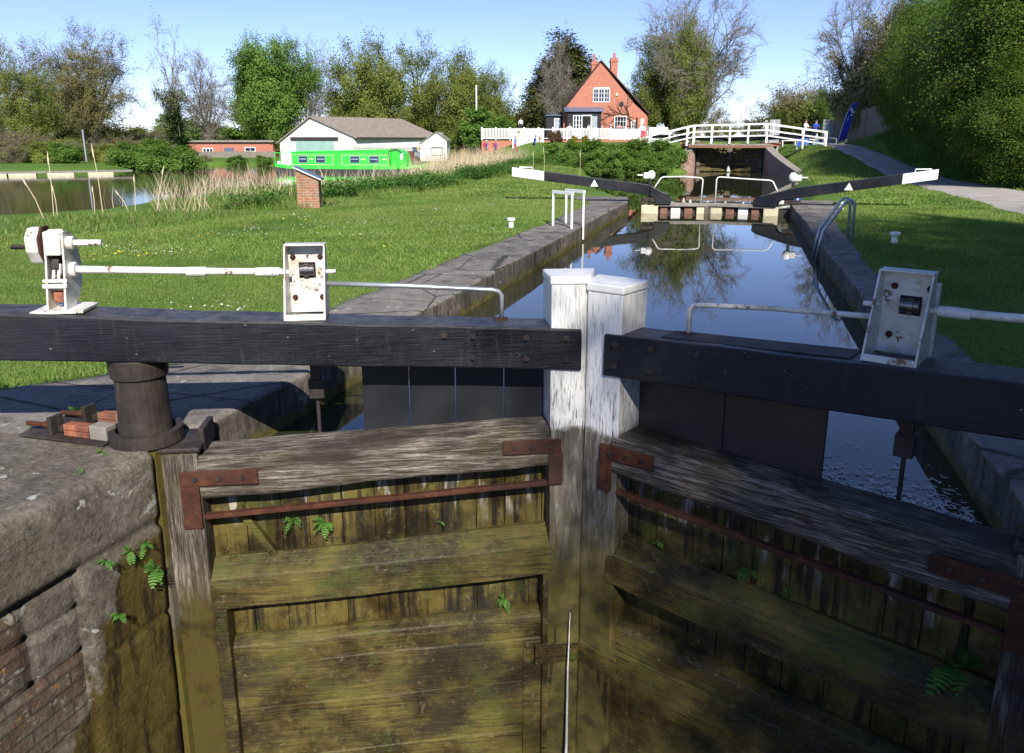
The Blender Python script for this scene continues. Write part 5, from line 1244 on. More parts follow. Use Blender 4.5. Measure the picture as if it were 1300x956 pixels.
def proto(key, *a, **k): PROTO[key] = (make_tree(*a, **k), a[1], [False])
proto('oak_bright', 'oak_tree', 14, 5.4, 2.0, 'l_bright', 'bark_dark', 1, nlimb=36, nsec=10, ntw=7, leafn=11, lsize=.115, jit=.40, trunk=.32)
proto('oak_olive', 'oak_tree', 13, 6.4, 2.0, 'l_olive', 'bark', 2, nlimb=38, nsec=11, ntw=7, leafn=10, lsize=.115, jit=.42, trunk=.34)
proto('oak_open', 'oak_tree', 14, 5.6, 2.5, 'l_olive', 'bark_dark', 3, nlimb=26, nsec=9, ntw=7, leafn=7, lsize=.10, jit=.30, trunk=.3, dens=.8)
proto('beech', 'beech_tree', 16, 6.5, 3.0, 'l_brown', 'bark', 4, nlimb=30, nsec=10, ntw=8, leafn=6, lsize=.075, jit=.26, trunk=.3, ntw2=2, dens=.9, droop=-.2)
proto('bare', 'bare_tree', 15, 5.4, 3.0, 'l_brown', 'bark_pale', 5, nlimb=26, nsec=10, ntw=8, leafn=0, ntw2=3, trunk=.24, twig=.014)
proto('bare_ivy', 'ivy_clad_tree', 16, 5.0, 3.0, 'l_olive', 'bark_pale', 6, nlimb=14, nsec=8, ntw=7, leafn=1, dens=.3, lsize=.12, ntw2=3, trunk=.3, ivy=.5)
proto('yew', 'yew_tree', 11, 4.6, .3, 'l_yew', 'bark_dark', 7, nlimb=46, nsec=9, ntw=6, leafn=8, lsize=.13, jit=.34, trunk=.4, shape='cone')
proto('hill', 'hillside_tree', 12, 5.5, .6, 'l_hill', 'bark_dark', 8, nlimb=32, nsec=11, ntw=8, leafn=17, lsize=.066, jit=.42, trunk=.3)
proto('hill_b', 'hillside_tree', 13, 5.2, 1.2, 'l_mid', 'bark_dark', 9, nlimb=30, nsec=10, ntw=8, leafn=17, lsize=.066, jit=.40, trunk=.3)
proto('var', 'variegated_tree', 10, 4.0, .5, 'l_var', 'bark_dark', 10, nlimb=26, nsec=9, ntw=7, leafn=6, lsize=.13, jit=.36, trunk=.25)
proto('shrub', 'shrub', 3.4, 2.2, .1, 'l_mid', 'bark_dark', 11, nlimb=26, nsec=9, ntw=6, leafn=7, lsize=.09, jit=.17, trunk=.08, twig=.008)
proto('shrub_o', 'shrub', 3.6, 2.3, .1, 'l_olive', 'bark', 12, nlimb=26, nsec=9, ntw=6, leafn=6, lsize=.09, jit=.17, trunk=.08, twig=.008)
proto('shrub_bare', 'bare_shrub', 4.0, 2.4, .2, 'l_brown', 'bark_pale', 13, nlimb=22, nsec=9, ntw=8, leafn=1, dens=.6, lsize=.07, jit=.12, trunk=.07, twig=.010)
def tree(key, px, ybase, D, pytop, label, wscale=1.0, rz=None, group=None, z0=None, name=None):
    root, H, used = PROTO[key]
    p = at(px, ybase, D); zg = hz(p[0], p[1]) if z0 is None else z0
    d = _ray(px, pytop); k = D / (d @ _F); ztop = CAM[2] + d[2] * k
    s = max(.2, (ztop - zg) / H) * .96; sc_ = (s * wscale, s * wscale, s)
    rz = rnd.uniform(0, 6.28) if rz is None else rz
    if not used[0]: used[0] = True; root.location = (p[0], p[1], zg - .1); root.rotation_euler = (0, 0, rz); root.scale = sc_; root['label'] = label; o = root
    else: o = dup(root, (p[0], p[1], zg - .1), rz, label); o.scale = sc_
    if group: o['group'] = group
    elif 'group' in o: del o['group']
    return o
# far left bank
tree('beech', 8, 200, 88, 22, 'tall bare budding tree at the left edge of the view behind the pond', 1.0)
tree('oak_open', 45, 200, 80, 72, 'rounded olive tree low at the far left behind the jetty', .95)
tree('beech', 122, 200, 92, 20, 'wide domed budding tree with pale branches, left of the ivy clad tree', .95)
tree('oak_bright', 92, 200, 100, 95, 'bright green low tree under the wide domed tree', 1.1)
tree('bare_ivy', 226, 200, 90, 26, 'tall bare tree with ivy on trunk and leafy top behind the red hut', .72)
tree('bare', 268, 200, 96, 52, 'bare round walnut tree right of the ivy clad tree', .95)
tree('oak_bright', 352, 200, 95, 34, 'large fresh green oak left of the boat shed roof', .84)
tree('bare', 393, 200, 118, 34, 'bare purplish tree rising behind the fresh green oak', .8)
tree('oak_bright', 330, 200, 100, 70, 'dark lower half of green oak seen over the red hut', .75)
tree('oak_olive', 470, 200, 100, 55, 'broad olive oak above the boat shed roof', .86)
tree('oak_open', 532, 200, 112, 42, 'tall open olive oak behind the broad olive oak', .78)
tree('oak_olive', 592, 200, 108, 70, 'olive tree above the small white hut', .8)
tree('oak_open', 628, 200, 104, 78, 'thin topped oak between white hut and cottage', .7)
tree('shrub', 612, 203, 90, 142, 'dark bush overhanging the path beside the walkers', 1.25)
tree('shrub_o', 585, 205, 92, 158, 'rounded bush beside the small white hut', .9)
tree('yew', 718, 178, 112, 54, 'dark conical yew behind the cottage on its left', 1.35)
tree('yew', 690, 178, 116, 84, 'second dark yew left of the conical one', 1.15)
tree('bare', 705, 178, 98, 36, 'bare tree standing in front of the dark yew', .62)
# big group right of the cottage
tree('bare', 885, 180, 98, -30, 'huge bare tree towering right of the cottage', 1.0)
tree('oak_open', 848, 180, 104, 24, 'large olive tree immediately right of the cottage', .95)
tree('bare_ivy', 866, 180, 102, -4, 'tall ivy covered trunk within the huge bare tree', .62)
tree('oak_olive', 872, 185, 99, 28, 'dense olive ivy mass in the middle of the big tree group', .50)
tree('bare', 852, 180, 108, -12, 'second bare tree on the left of the huge one right of the cottage', .9)
tree('oak_bright', 872, 185, 100, 108, 'bright green low tree at the left end of the footbridge', .85)
tree('oak_open', 828, 180, 102, 62, 'olive tree filling behind the cottage roof', .8)
tree('shrub_bare', 905, 182, 120, 128, 'small bare tree on the skyline above the footbridge', .9)
# background hedge line across the horizon
for i, (px, yt, D, kx) in enumerate(((20, 150, 112, 'shrub_o'), (65, 140, 106, 'shrub_bare'), (110, 148, 104, 'shrub_o'), (150, 150, 110, 'shrub_o'), (190, 156, 100, 'shrub_bare'), (240, 150, 112, 'shrub'), (285, 155, 114, 'shrub_o'), (330, 150, 112, 'shrub'), (410, 155, 118, 'shrub_o'), (450, 150, 120, 'shrub'), (500, 140, 120, 'shrub_o'), (550, 138, 118, 'shrub_o'), (600, 140, 118, 'shrub'), (645, 138, 116, 'shrub_o'), (680, 145, 122, 'shrub'))):
    tree(kx, px, 200, D, yt, ['olive scrub at the far left edge', 'bare scrub above the pontoon', 'scrub behind the thin grey pole', 'scrub right of the thin grey pole', 'bare scrub under the ivy clad tree', 'bushy scrub at the left end of the red hut', 'scrub behind the red hut door', 'scrub behind the right half of the red hut', 'scrub behind the boat shed ridge left end', 'scrub behind the boat shed ridge middle', 'scrub behind the boat shed ridge right end', 'scrub behind the white hut', 'scrub above the dark bush', 'scrub behind the white pole', 'scrub left of the dark yew'][i], 1.7, group='scrub along the back of the pond')
for i, (px, yt, D) in enumerate(((925, 150, 170), (950, 148, 200), (975, 152, 180), (900, 155, 190), (1000, 150, 210))):
    tree('oak_open', px, 182, D, yt, ['far low tree above the middle of the footbridge', 'far rounded tree above the footbridge, second from its right end', 'far green tree beside the bridge right end', 'far low tree above the left of the footbridge', 'far tree behind the grey banner'][i], 1.5, group='distant trees on the skyline above the bridge')
# bushes on the far pond bank
for i, (px, yt, D, kx) in enumerate(((15, 178, 66, 'shrub_bare'), (50, 175, 68, 'shrub_o'), (85, 182, 66, 'shrub'), (170, 182, 62, 'shrub'), (198, 180, 63, 'shrub'), (222, 188, 60, 'shrub'), (150, 186, 64, 'shrub_bare'), (5, 160, 72, 'shrub_bare'), (35, 158, 74, 'shrub_bare'))):
    tree(kx, px, 205, D, yt, ['straw coloured bush at the left edge behind the jetty', 'olive bush behind the middle of the jetty', 'green bush left of the thin grey pole', 'green bramble mound at the right end of the jetty', 'top of the bramble mound right of the jetty', 'right end of the bramble mound near the grey fence', 'dry brown bush at the right end of the jetty', 'tall dry scrub at the far left edge', 'tall dry scrub left of the grey pole'][i], 1.45, group='bushes on the far pond bank')
for i, (px, yt, D, kx, ws) in enumerate(((112, 172, 72, 'shrub_bare', 1.8), (138, 178, 70, 'shrub_o', 1.6), (165, 168, 76, 'shrub_bare', 1.8), (190, 172, 78, 'shrub_o', 1.7), (215, 176, 76, 'shrub_bare', 1.6), (236, 186, 74, 'shrub', 1.4), (60, 168, 74, 'shrub_bare', 1.8), (88, 170, 75, 'shrub_o', 1.7), (-12, 165, 72, 'shrub_bare', 1.8), (22, 184, 70, 'shrub_bare', 2.0), (262, 196, 74, 'shrub_bare', 1.6), (300, 197, 73, 'shrub', 1.5), (335, 197, 72, 'shrub', 1.3))):
    tree(kx, px, 205, D, yt, ['bare scrub just right of the grey pole', 'olive scrub behind the end of the jetty', 'bare scrub behind the bramble mound', 'olive scrub above the bramble mound', 'bare scrub left of the red hut', 'green bush against the left end of the board fence', 'dry scrub left of the tallest reed stalk', 'olive scrub over the middle of the jetty', 'dry scrub cut by the left edge of the view', 'low dry scrub above the left jetty float', 'low dry bush before the first hut window', 'low green bush before the hut door', 'low green bush at the stern of the green boat'][i], ws, group='bushes on the far pond bank')
# shrubs before the terrace
a = tree('shrub_o', 705, 190, 78, 162, 'dark reddish rounded shrub in front of the picket fence', .8)
for c in a.children:
    if c.name.startswith('crown'): c.data = c.data.copy(); c.data.materials[0] = MAT['redleaf']
for i, (px, yb, yt, D) in enumerate(((588, 203, 189, 74), (728, 190, 177, 76), (575, 203, 191, 74), (742, 190, 179, 76), (634, 200, 191, 80))):
    a = tree('shrub', px, yb, D, yt, ['yellow flowering bush right of the small white hut', 'yellow flowering shrub below the picket fence', 'low golden bush touching the small white hut', 'golden shrub right of the yellow one below the fence', 'small yellow bush behind the walkers'][i], .9)
    for c in a.children:
        if c.name.startswith('crown'): c.data = c.data.copy(); c.data.materials[0] = MAT['yellowleaf']
# big hedge on the bank left of the next lock
hd = [(705, 184, 219, 56), (735, 181, 220, 54), (765, 179, 222, 53), (795, 178, 222, 53), (825, 179, 221, 54), (846, 181, 216, 57), (720, 196, 223, 52), (750, 193, 224, 50), (782, 192, 225, 50), (812, 192, 225, 50), (836, 194, 221, 52), (690, 200, 222, 52), (672, 204, 222, 54)]
for i, (px, yt, yb, D) in enumerate(hd):
    z0 = at(px, yb, D)[2]
    tree('shrub', px, yb, D, yt, 'green bramble bush in the long hedge between far beam and cottage', 1.15, group='bramble hedge on the bank below the cottage', z0=z0)
# right hand trees, down to those beyond the frame that shade the lock
rt = [('shrub_bare', 985, 185, 84, 112, 'bare bush at the left end of the hillside tree line', 1.2), ('shrub_bare', 1005, 185, 80, 96, 'bare thicket behind the grey banners', 1.0), ('bare_ivy', 1022, 182, 84, 82, 'ivy wrapped bare tree behind the banners', .7), ('shrub_o', 1015, 185, 78, 118, 'olive undergrowth behind the stall', 1.1), ('oak_bright', 1048, 182, 76, 104, 'fresh green small tree behind the blue feather flag', .72), ('shrub_bare', 1040, 182, 82, 98, 'brown thicket above the fresh green small tree', 1.0),
      ('bare', 1078, 160, 66, -30, 'tall bare tree leaning out at the left of the dark hillside trees', .8), ('bare', 1120, 150, 62, -60, 'bare crown above the pale variegated tree', .8), ('var', 1094, 165, 64, 44, 'pale variegated tree beside the feather flag', .9), ('var', 1128, 150, 62, -4, 'cream flecked variegated tree higher up the hillside', .8), ('var', 1110, 165, 62, 90, 'lower pale variegated bush above the board fence', 1.2),
      ('hill', 1150, 165, 52, 8, 'dark green hillside tree above the board fence', .75), ('hill_b', 1190, 180, 44, -30, 'green hillside tree left of the darkest crowns', .8), ('hill', 1245, 190, 38, -60, 'dense dark tree near the right edge over the path', .85), ('hill', 1290, 200, 34, -90, 'big shadowed tree at the right edge of the view', .9), ('hill_b', 1222, 180, 50, -80, 'tall green tree behind the dense dark tree', .75), ('hill', 1175, 170, 48, 70, 'low dark bush where the fence disappears', 1.2), ('hill', 1215, 190, 42, 90, 'low dark growth over the grass slope', 1.3), ('hill', 1262, 200, 36, 70, 'low dark growth at the foot of the right trees', 1.25), ('hill', 1300, 215, 31, 60, 'low shadowed bush at the right edge', 1.2), ('hill_b', 1165, 165, 56, -40, 'tall mid green tree above the variegated tree', .7), ('hill', 1140, 160, 54, 80, 'dark bush behind the board fence', 1.0)]
for k, px, yb, D, yt, lb, ws in rt: tree(k, px, yb, D, yt, lb, ws)
for c in []: pass
def off_tree(key, x, y, H, ws, label):
    root, H0, used = PROTO[key]; s = H / H0; o = dup(root, (x, y, hz(x, y) - .1), rnd.uniform(0, 6.28), label); o.scale = (s * ws, s * ws, s)
    if 'group' in o: del o['group']
    return o
SHADE = [('hill', 12.5, -9.2, 19, .72, 'big tree well behind the viewer, its shade covering the right gate leaf'), ('hill_b', 14.8, -13.2, 22, .70, 'bigger tree behind the first one on the right'), ('hill', 17.2, -6.6, 17, .75, 'wide tree behind the viewer beyond the towpath'), ('hill_b', 13.2, -10.1, 19, .70, 'slim tall tree between the two big trees behind the viewer'), ('hill_b', 9.9, 1.0, 12.0, .60, 'tall tree right of the near beam, its shadow along the right coping'), ('hill', 12.6, 5.2, 12.0, .42, 'tall tree right of the towpath, shading the bollard'), ('hill_b', 14.8, 9.0, 11, .42, 'tall tree right of the path, shading the lawn edge'), ('hill', 20, 17, 8, .8, 'tree on the slope beside the ladder hoops'), ('hill_b', 22, 25, 8, .8, 'tree on the slope beside the far gate')]
for k, x, y, H, ws, lb in SHADE: off_tree(k, x, y, H, ws, lb)

# ------------------------------------------------------------------ ground cover
def blades(name, XY, h, w_, r, mat, lean=.35, z=None, label='', cat='grass', seg=False):
    n = len(XY); X, Y = XY[:, 0], XY[:, 1]; Z = ht(X, Y) if z is None else z
    B = np.stack([X, Y, Z - .01], 1); a = r.uniform(0, 6.28, n); s = np.stack([np.cos(a), np.sin(a), np.zeros(n)], 1)
    hh = (h * r.uniform(.5, 1.4, n) if np.isscalar(h) else h)[:, None]; ww = (w_ * r.uniform(.6, 1.3, n) if np.isscalar(w_) else w_)[:, None]
    l = r.normal(0, lean, (n, 3)); l[:, 2] = 1; l /= np.linalg.norm(l, axis=1, keepdims=True)
    mid = B + l * hh * .55; l2 = l + r.normal(0, lean * .8, (n, 3)); tip = mid + l2 / np.linalg.norm(l2, axis=1, keepdims=True) * hh * .5
    V = np.stack([B - s * ww, B + s * ww, mid + s * ww * .7, tip, mid - s * ww * .7], 1).reshape(-1, 3)
    I = np.arange(n)[:, None] * 5
    Fc = np.concatenate([I + np.array([[0, 1, 2, 4]])], 0); T = I + np.array([[4, 2, 3, 3]])
    me = bpy.data.meshes.new(name); me.vertices.add(len(V)); me.vertices.foreach_set('co', V.astype(np.float32).ravel())
    quads = Fc.astype(np.int32); tris = (I + np.array([[4, 2, 3]])).astype(np.int32)
    me.loops.add(quads.size + tris.size); me.loops.foreach_set('vertex_index', np.concatenate([quads.ravel(), tris.ravel()]))
    ls = np.concatenate([np.arange(n) * 4, quads.size + np.arange(n) * 3]).astype(np.int32); lt = np.concatenate([np.full(n, 4), np.full(n, 3)]).astype(np.int32)
    me.polygons.add(2 * n); me.polygons.foreach_set('loop_start', ls); me.polygons.foreach_set('loop_total', lt); me.materials.append(MAT[mat]); me.update(calc_edges=True)
    o = bpy.data.objects.new(name, me); COL.objects.link(o); return stuff(o, label, cat)
r = np.random.RandomState(4)
def inview(X, Y, mrg=60):
    P_ = np.stack([X, Y, np.zeros_like(X)], 1) - CAM; dz = P_ @ _F; x = 650 + P_ @ _rt * F_PX / np.maximum(dz, .1); y = 433 - P_ @ _U * F_PX / np.maximum(dz, .1)
    return (dz > .5) & (x > -mrg) & (x < 1300 + mrg) & (y < 1000)
EDGE = [onz(px, py, 0)[:2] for px, py in ((-150, 306), (0, 300), (100, 298), (200, 287), (250, 281), (300, 275), (393, 265), (480, 251), (560, 240), (650, 226), (692, 215))]
_sy = [p[1] for p in SHORE]; _sx = [p[0] for p in SHORE]; _ey = [p[1] for p in EDGE]; _ex = [p[0] for p in EDGE]
def lawn_mask(X, Y):
    left = (X > np.interp(Y, _ey, _ex) + .3 * np.sin(Y)) & (X < np.interp(Y, [3.9, 4.3, 5.0, 5.6, 8, 13, 18, 24, 27], [-6.8, -5.6, -4.95, -4.5, -4.45, -4.42, -4.30, -4.4, -6.0]) + .07 + .05 * np.sin(Y * 9) * np.sin(Y * 3.3)) & ~((Y < 3.9) & (X > -9))
    pr = np.interp(Y, _py, _px); pw = np.interp(Y, _wy, _ww)
    rgt = (X > np.interp(Y, [0, 3.9, 5.0, 6.5, 8.6, 11, 16, 21, 22, 26, 27], [8.0, 6.5, 2.5, 2.1, 2.08, 2.0, 2.2, 2.4, 2.7, 2.9, 3.4]) - .06 + .04 * np.sin(Y * 8)) & (np.abs(X - pr) > pw * .97 + .12 * np.sin(Y * 2.1))
    return left | rgt
def scatter(n, x0, x1, y0, y1): X = r.uniform(x0, x1, n); Y = r.uniform(y0, y1, n); m = inview(X, Y) & lawn_mask(X, Y); return np.stack([X[m], Y[m]], 1)
near = scatter(420000, -13, 6, 3.5, 10.5)
blades('grass_blades', near, .042, .0035, r, 'blade', .55, label='short mown grass blades on the lawns beside the lock', cat='grass')
mid = scatter(420000, -14, 12, 10.5, 26)
blades('grass_blades', mid, .055, .008, r, 'blade', .5, label='mown lawn grass further along the chamber', cat='grass')
far = scatter(300000, -16, 26, 26, 60); X, Y = far[:, 0], far[:, 1]; k = (sdist(POUND, X, Y) > .3)
blades('grass_blades', far[k], .09, .018, r, 'blade', .5, label='grass of the far lawn and the banks round the next lock', cat='grass')
# rougher slope under the right trees
n = 120000; X = r.uniform(9, 26, n); Y = r.uniform(14, 62, n); pr = np.interp(Y, _py, _px) + np.interp(Y, _wy, _ww); k = (X > pr + .1 + .3 * np.sin(Y * 1.7)) & inview(X, Y)
blades('rough_grass', np.stack([X[k], Y[k]], 1), .28, .02, r, 'blade_dark', .5, label='longer shaded grass and weeds on the slope right of the path', cat='rough grass')
# nettles and tall bank growth left
def band(n, e0, e1, y0, y1, jit=.0):
    Y = r.uniform(y0, y1, n); f = r.uniform(0, 1, n); a = np.interp(Y, [7, 12, 16, 20, 27, 34, 42, 56], e0); b = np.interp(Y, [7, 12, 16, 20, 27, 34, 42, 56], e1); return a + (b - a) * f, Y
def between(n, f0, f1, y0, y1):
    Y = r.uniform(y0, y1, n); a = np.interp(Y, _ey, _ex); b = np.interp(Y, _sy, _sx); f = r.uniform(f0, f1, n); return a + (b - a) * f, Y, f
def pxof(X, Y): P_ = np.stack([X, Y, np.zeros_like(X)], 1) - CAM; return 650 + P_ @ _rt * F_PX / np.maximum(P_ @ _F, .1)
X, Y, f = between(60000, -.02, .9, 8, 60); cl = fbm(X * .8, Y * .8, 8) > -.45; k = cl & inview(X, Y) & ((pxof(X, Y) > 190) | (f < .55)); X, Y = X[k], Y[k]
hh = r.uniform(.5, 1.4, len(X)) * np.interp(pxof(X, Y), [0, 150, 230, 400, 700], [.14, .16, .22, .24, .28])
blades('bank_grass', np.stack([X, Y], 1), hh, .010, r, 'blade_mid', .45, label='long green grass along the pond bank', cat='bank grass')
X, Y, f = between(9000, .0, .30, 16, 58); cl = fbm(X * .7, Y * .7, 5) > .0; X, Y = X[cl], Y[cl]; Zb = ht(X, Y)
P0 = np.stack([X, Y, Zb], 1); src = np.repeat(P0, 9, 0) + np.stack([r.normal(0, .12, len(P0) * 9), r.normal(0, .12, len(P0) * 9), np.abs(r.normal(.22, .16, len(P0) * 9))], 1)
V, Fc = leaves(src, .045, r, .03); stuff(raw_mesh('nettle_bed', V, Fc, ['blade_dark']), 'dark green nettle bed along the left edge of the lawn', 'nettles')
# dry reeds
X, Y, f = between(26000, .3, 1.08, 17.0, 62)
dens = np.interp(pxof(X, Y), [0, 185, 205, 300, 360, 385, 440, 510, 560, 700], [.015, .03, .7, .8, .45, .16, .14, .3, 1.1, 1.3]); cl = (fbm(X * .5, Y * .5, 12) > -.6) & (r.uniform(0, 1, len(X)) < dens * .36); k = cl & inview(X, Y); X, Y = X[k], Y[k]
hh = r.uniform(.45, 1.25, len(X)) * np.interp(pxof(X, Y), [0, 200, 340, 440, 520, 600, 700], [.9, 1.0, .95, .9, 1.1, 1.35, 1.4])
blades('dry_reeds', np.stack([X, Y], 1), hh, .0095, r, 'reed', .34, label='pale dry reed stems crowded along the pond edge', cat='reeds')
# single bulrush stalks standing out against the pond
def stalk(px0, py0, px1, py1, D, label, head=True, th=.011):
    p = Vector(at(px0, py0, D)); q = Vector(at(px1, py1, D)); zg = hz(p.x, p.y); p.z = min(p.z, zg + .05); t_ = thing('reed_stalk', label, 'reed', tuple(p), 0, 'single dry reed stalks against the pond'); q = q - p
    m = MB(); mid_ = q * .5 + Vector((.03, 0, .02)); m.tube([(0, 0, -.15), tuple(mid_), tuple(q)], [th, th * .9, th * .6], 5); m.build('stem', 'reed', t_)
    if head: m = MB(); a = q * .80; m.tube([tuple(a), tuple(a + (q - a) * .3), tuple(q)], [th * .9, th * 2.0, th * .5], 6); m.build('seed_head', 'reed', t_)
for a in ((60, 283, 27, 224, 19, 'dry reed stalk leaning left, leftmost over the pond'), (68, 276, 60, 192, 19.5, 'tallest upright reed stalk left of the white winding gear top'), (73, 276, 66, 235, 19.5, 'short stalk touching the tallest upright reed'), (131, 273, 116, 182, 20, 'tall reed stalk with forked foot above the end of the gear'), (168, 275, 146, 241, 21, 'short leaning stalk right of the tall forked one'), (171, 272, 170, 222, 21, 'thin upright stalk at the start of the reed bed'), (197, 268, 208, 210, 21, 'curved stalk at the left edge of the reed bed'), (120, 276, 117, 236, 20, 'grey broken stalk standing in the pond'), (735, 222, 737, 190, 40, 'pale post like stalk in front of the bramble hedge'), (676, 222, 677, 192, 40, 'thin pale stalk left of the far beam tip'), (691, 214, 690, 186, 42, 'pale stalk just above the far white beam tip')): stalk(*a[:5], a[5])
# daisies and dandelions
def dots(name, C_, size, mat, label, cat, spread, n_each):
    P_ = []
    for (px, py) in C_:
        x, y, _ = onz(px, py, 0); m = n_each; P_.append(np.stack([x + r.normal(0, spread * 2.0, m), y + r.normal(0, spread, m)], 1))
    P_ = np.concatenate(P_); k = lawn_mask(P_[:, 0], P_[:, 1]); P_ = P_[k]; Z = ht(P_[:, 0], P_[:, 1]) + .045; n = len(P_); a = np.arange(6) * np.pi / 3
    V = np.stack([P_[:, None, 0] + np.cos(a) * size, P_[:, None, 1] + np.sin(a) * size, np.broadcast_to(Z[:, None], (n, 6)) + r.normal(0, size * .3, (n, 6))], -1).reshape(-1, 3)
    o = raw_mesh(name, V, np.arange(6 * n).reshape(n, 6), [mat]); stuff(o, label, cat)
dots('daisies', [(205, 323), (230, 322), (150, 318), (400, 290), (560, 268), (620, 262), (470, 300), (452, 284), (520, 282), (330, 292), (700, 262), (790, 240), (1070, 258), (1110, 256), (300, 300), (280, 390), (640, 255), (380, 275), (590, 290)], .014, 'daisy', 'small white daisies scattered in the lawn', 'daisies', .22, 22)
dots('dandelions', [(163, 324), (177, 324), (130, 328), (147, 330), (475, 316), (380, 280), (250, 300), (1000, 205), (990, 215)], .024, 'dandelion', 'yellow dandelions in the left lawn', 'dandelions', .16, 4)
# straw and reed litter floating behind the right leaf
n = 9000; u_ = r.uniform(0, 1, n); X = -.1 + 1.62 * u_; Y = 4.75 - .40 * (X + .88) * 1.05 + .35 + np.abs(r.normal(0, .42, n)) + .02
k = (X < 1.5); X, Y = X[k], Y[k]; n = len(X); a = r.normal(-.35, .8, n) ; L = r.uniform(.006, .05, n) * r.uniform(.3, 1, n); dx, dy = np.cos(a) * L, np.sin(a) * L; wx, wy = -np.sin(a) * .0045, np.cos(a) * .0045
V = np.stack([np.stack([X - dx - wx, Y - dy - wy], 1), np.stack([X + dx - wx, Y + dy - wy], 1), np.stack([X + dx + wx, Y + dy + wy], 1), np.stack([X - dx + wx, Y - dy + wy], 1)], 1).reshape(-1, 2)
V = np.concatenate([V, np.full((len(V), 1), WATER + .006) + np.repeat(r.uniform(0, .006, n), 4)[:, None]], 1)
stuff(raw_mesh('floating_litter', V, np.arange(4 * n).reshape(n, 4), ['straw']), 'pale broken reed litter floating on the water behind the right leaf', 'litter')
# small plants rooted in joints and on the gates
def plant(px, py, D, size, label, seed, n=9, kind='fern', nrm=(0, -1, 0)):
    rr = np.random.RandomState(seed); p = np.array(at(px, py, D)); V = []; Fc = []; b = 0
    d_ = _ray(px, py)
    if px < 215 and py > 660: p = CAM + d_ * ((-3.352 - 0) / d_[0])          # rooted in the wall face
    elif px > 230:                                                           # rooted on a gate leaf
        sg_ = 1 if px < 750 else -1; h_ = np.array([-3.53 if sg_ > 0 else 1.77, 3.9, 0]); n_ = np.array([math.sin(MD) * sg_, -math.cos(MD), 0]); p = CAM + d_ * (((h_ + n_ * .0 - CAM) @ n_) / (d_ @ n_)); p = p + n_ * .01
    else: p = CAM + d_ * ((.02 - CAM[2]) / d_[2])
    t_ = thing('fern', label, 'fern', tuple(p)); 
    for i in range(n):
        a = rr.uniform(-1.5, 1.5); el = rr.uniform(-.5, 1.1); d = np.array([math.sin(a) * math.cos(el), -abs(math.cos(a)) * .7 * math.cos(el) + 0, math.sin(el)]); L = size * rr.uniform(.6, 1.1)
        m_ = 7; pts = [d * L * j / m_ + np.array([0, 0, -.35 * L * (j / m_) ** 2]) for j in range(m_ + 1)]
        _, s, u = frames(d[None]); s = s[0]; u = u[0]
        for j in range(1, m_ + 1):
            w_ = L * .26 * math.sin(math.pi * min(.97, (j + .5) / (m_ + 1.5)))
            for sg in (-1, 1):
                c = pts[j]; q = c + s * sg * w_ + d * w_ * .3; e = (pts[j] - pts[j - 1]) * .48
                V += [c - e, q - e * .3 + u * .002, q + e * .6, c + e * .5]; Fc.append((b, b + 1, b + 2, b + 3)); b += 4
    raw_mesh('fronds', V, Fc, ['fern'], t_); return t_
for i, (px, py, D, s_, lb, n) in enumerate(((373, 658, 5.02, .10, 'small fern under the left rail, nearest the left strap', 8), (414, 662, 5.05, .11, 'largest fern under the left rail, right of the small one', 11), (640, 760, 5.25, .08, 'tiny fern hanging below the middle rail near the mitre post', 7), (668, 786, 5.22, .06, 'tiny fern on the lower ledge by the mitre post', 6), (292, 712, 4.92, .09, 'trailing pale weed in the left corner of the middle rail', 8), (730, 636, 5.3, .04, 'tiny weed on the right end of the left planking', 5), (560, 662, 5.2, .035, 'tiny weed above the middle rail of the left leaf', 5),
        (952, 722, 5.15, .09, 'fern under the tie rod of the right leaf', 8), (1000, 745, 5.1, .06, 'tiny fern on the ledge of the right leaf', 6), (1210, 845, 4.65, .20, 'large fern at the lower right corner of the right leaf', 14), (845, 825, 5.2, .10, 'fern low on the right leaf beside the mitre post', 8), (838, 688, 5.35, .05, 'tiny fern near the yellow dandelion on the right leaf', 6),
        (196, 722, 4.42, .13, 'fern rooted in the mossy wall stone left of the gate', 10), (152, 780, 4.2, .08, 'small rosette on the wall below the fern', 9), (185, 690, 4.4, .08, 'fern at the right end of the joint under the corner stone', 10), (165, 700, 4.35, .07, 'fern in the middle of the joint under the corner stone', 9), (135, 712, 4.3, .06, 'fern at the left end of the joint under the corner stone', 8), (95, 525, 5.35, .14, 'grassy weed behind the anchor bolt', 14), (45, 540, 5.3, .07, 'small weed between the coping slabs at the left', 8), (128, 572, 5.0, .05, 'tiny weed under the anchor plate', 6), (104, 598, 4.6, .04, 'tiny weed on the edge of the corner stone', 5))):
    o = plant(px, py, D, s_, lb, 40 + i, n)
    if 16 < i: o['category'] = 'weed'
m = MB(); p = at(810, 672, 5.33); m.ball(p, (.014, .014, .009), 0, 8, 5); tag(m.build('dandelion_flower', 'dandelion'), 'single yellow dandelion flower on the shaded right leaf', 'flower')
# leaking water down the mitre
m = MB(); m.tube([(-.93, 4.78, -1.35), (-.935, 4.76, -1.8), (-.93, 4.74, -2.4), (-.94, 4.70, -3.32)], [.002, .006, .010, .02], 7); tag(m.build('leak_trickle', 'foam', smooth=True), 'thin white trickle of water leaking down between the near gate posts', 'water jet')
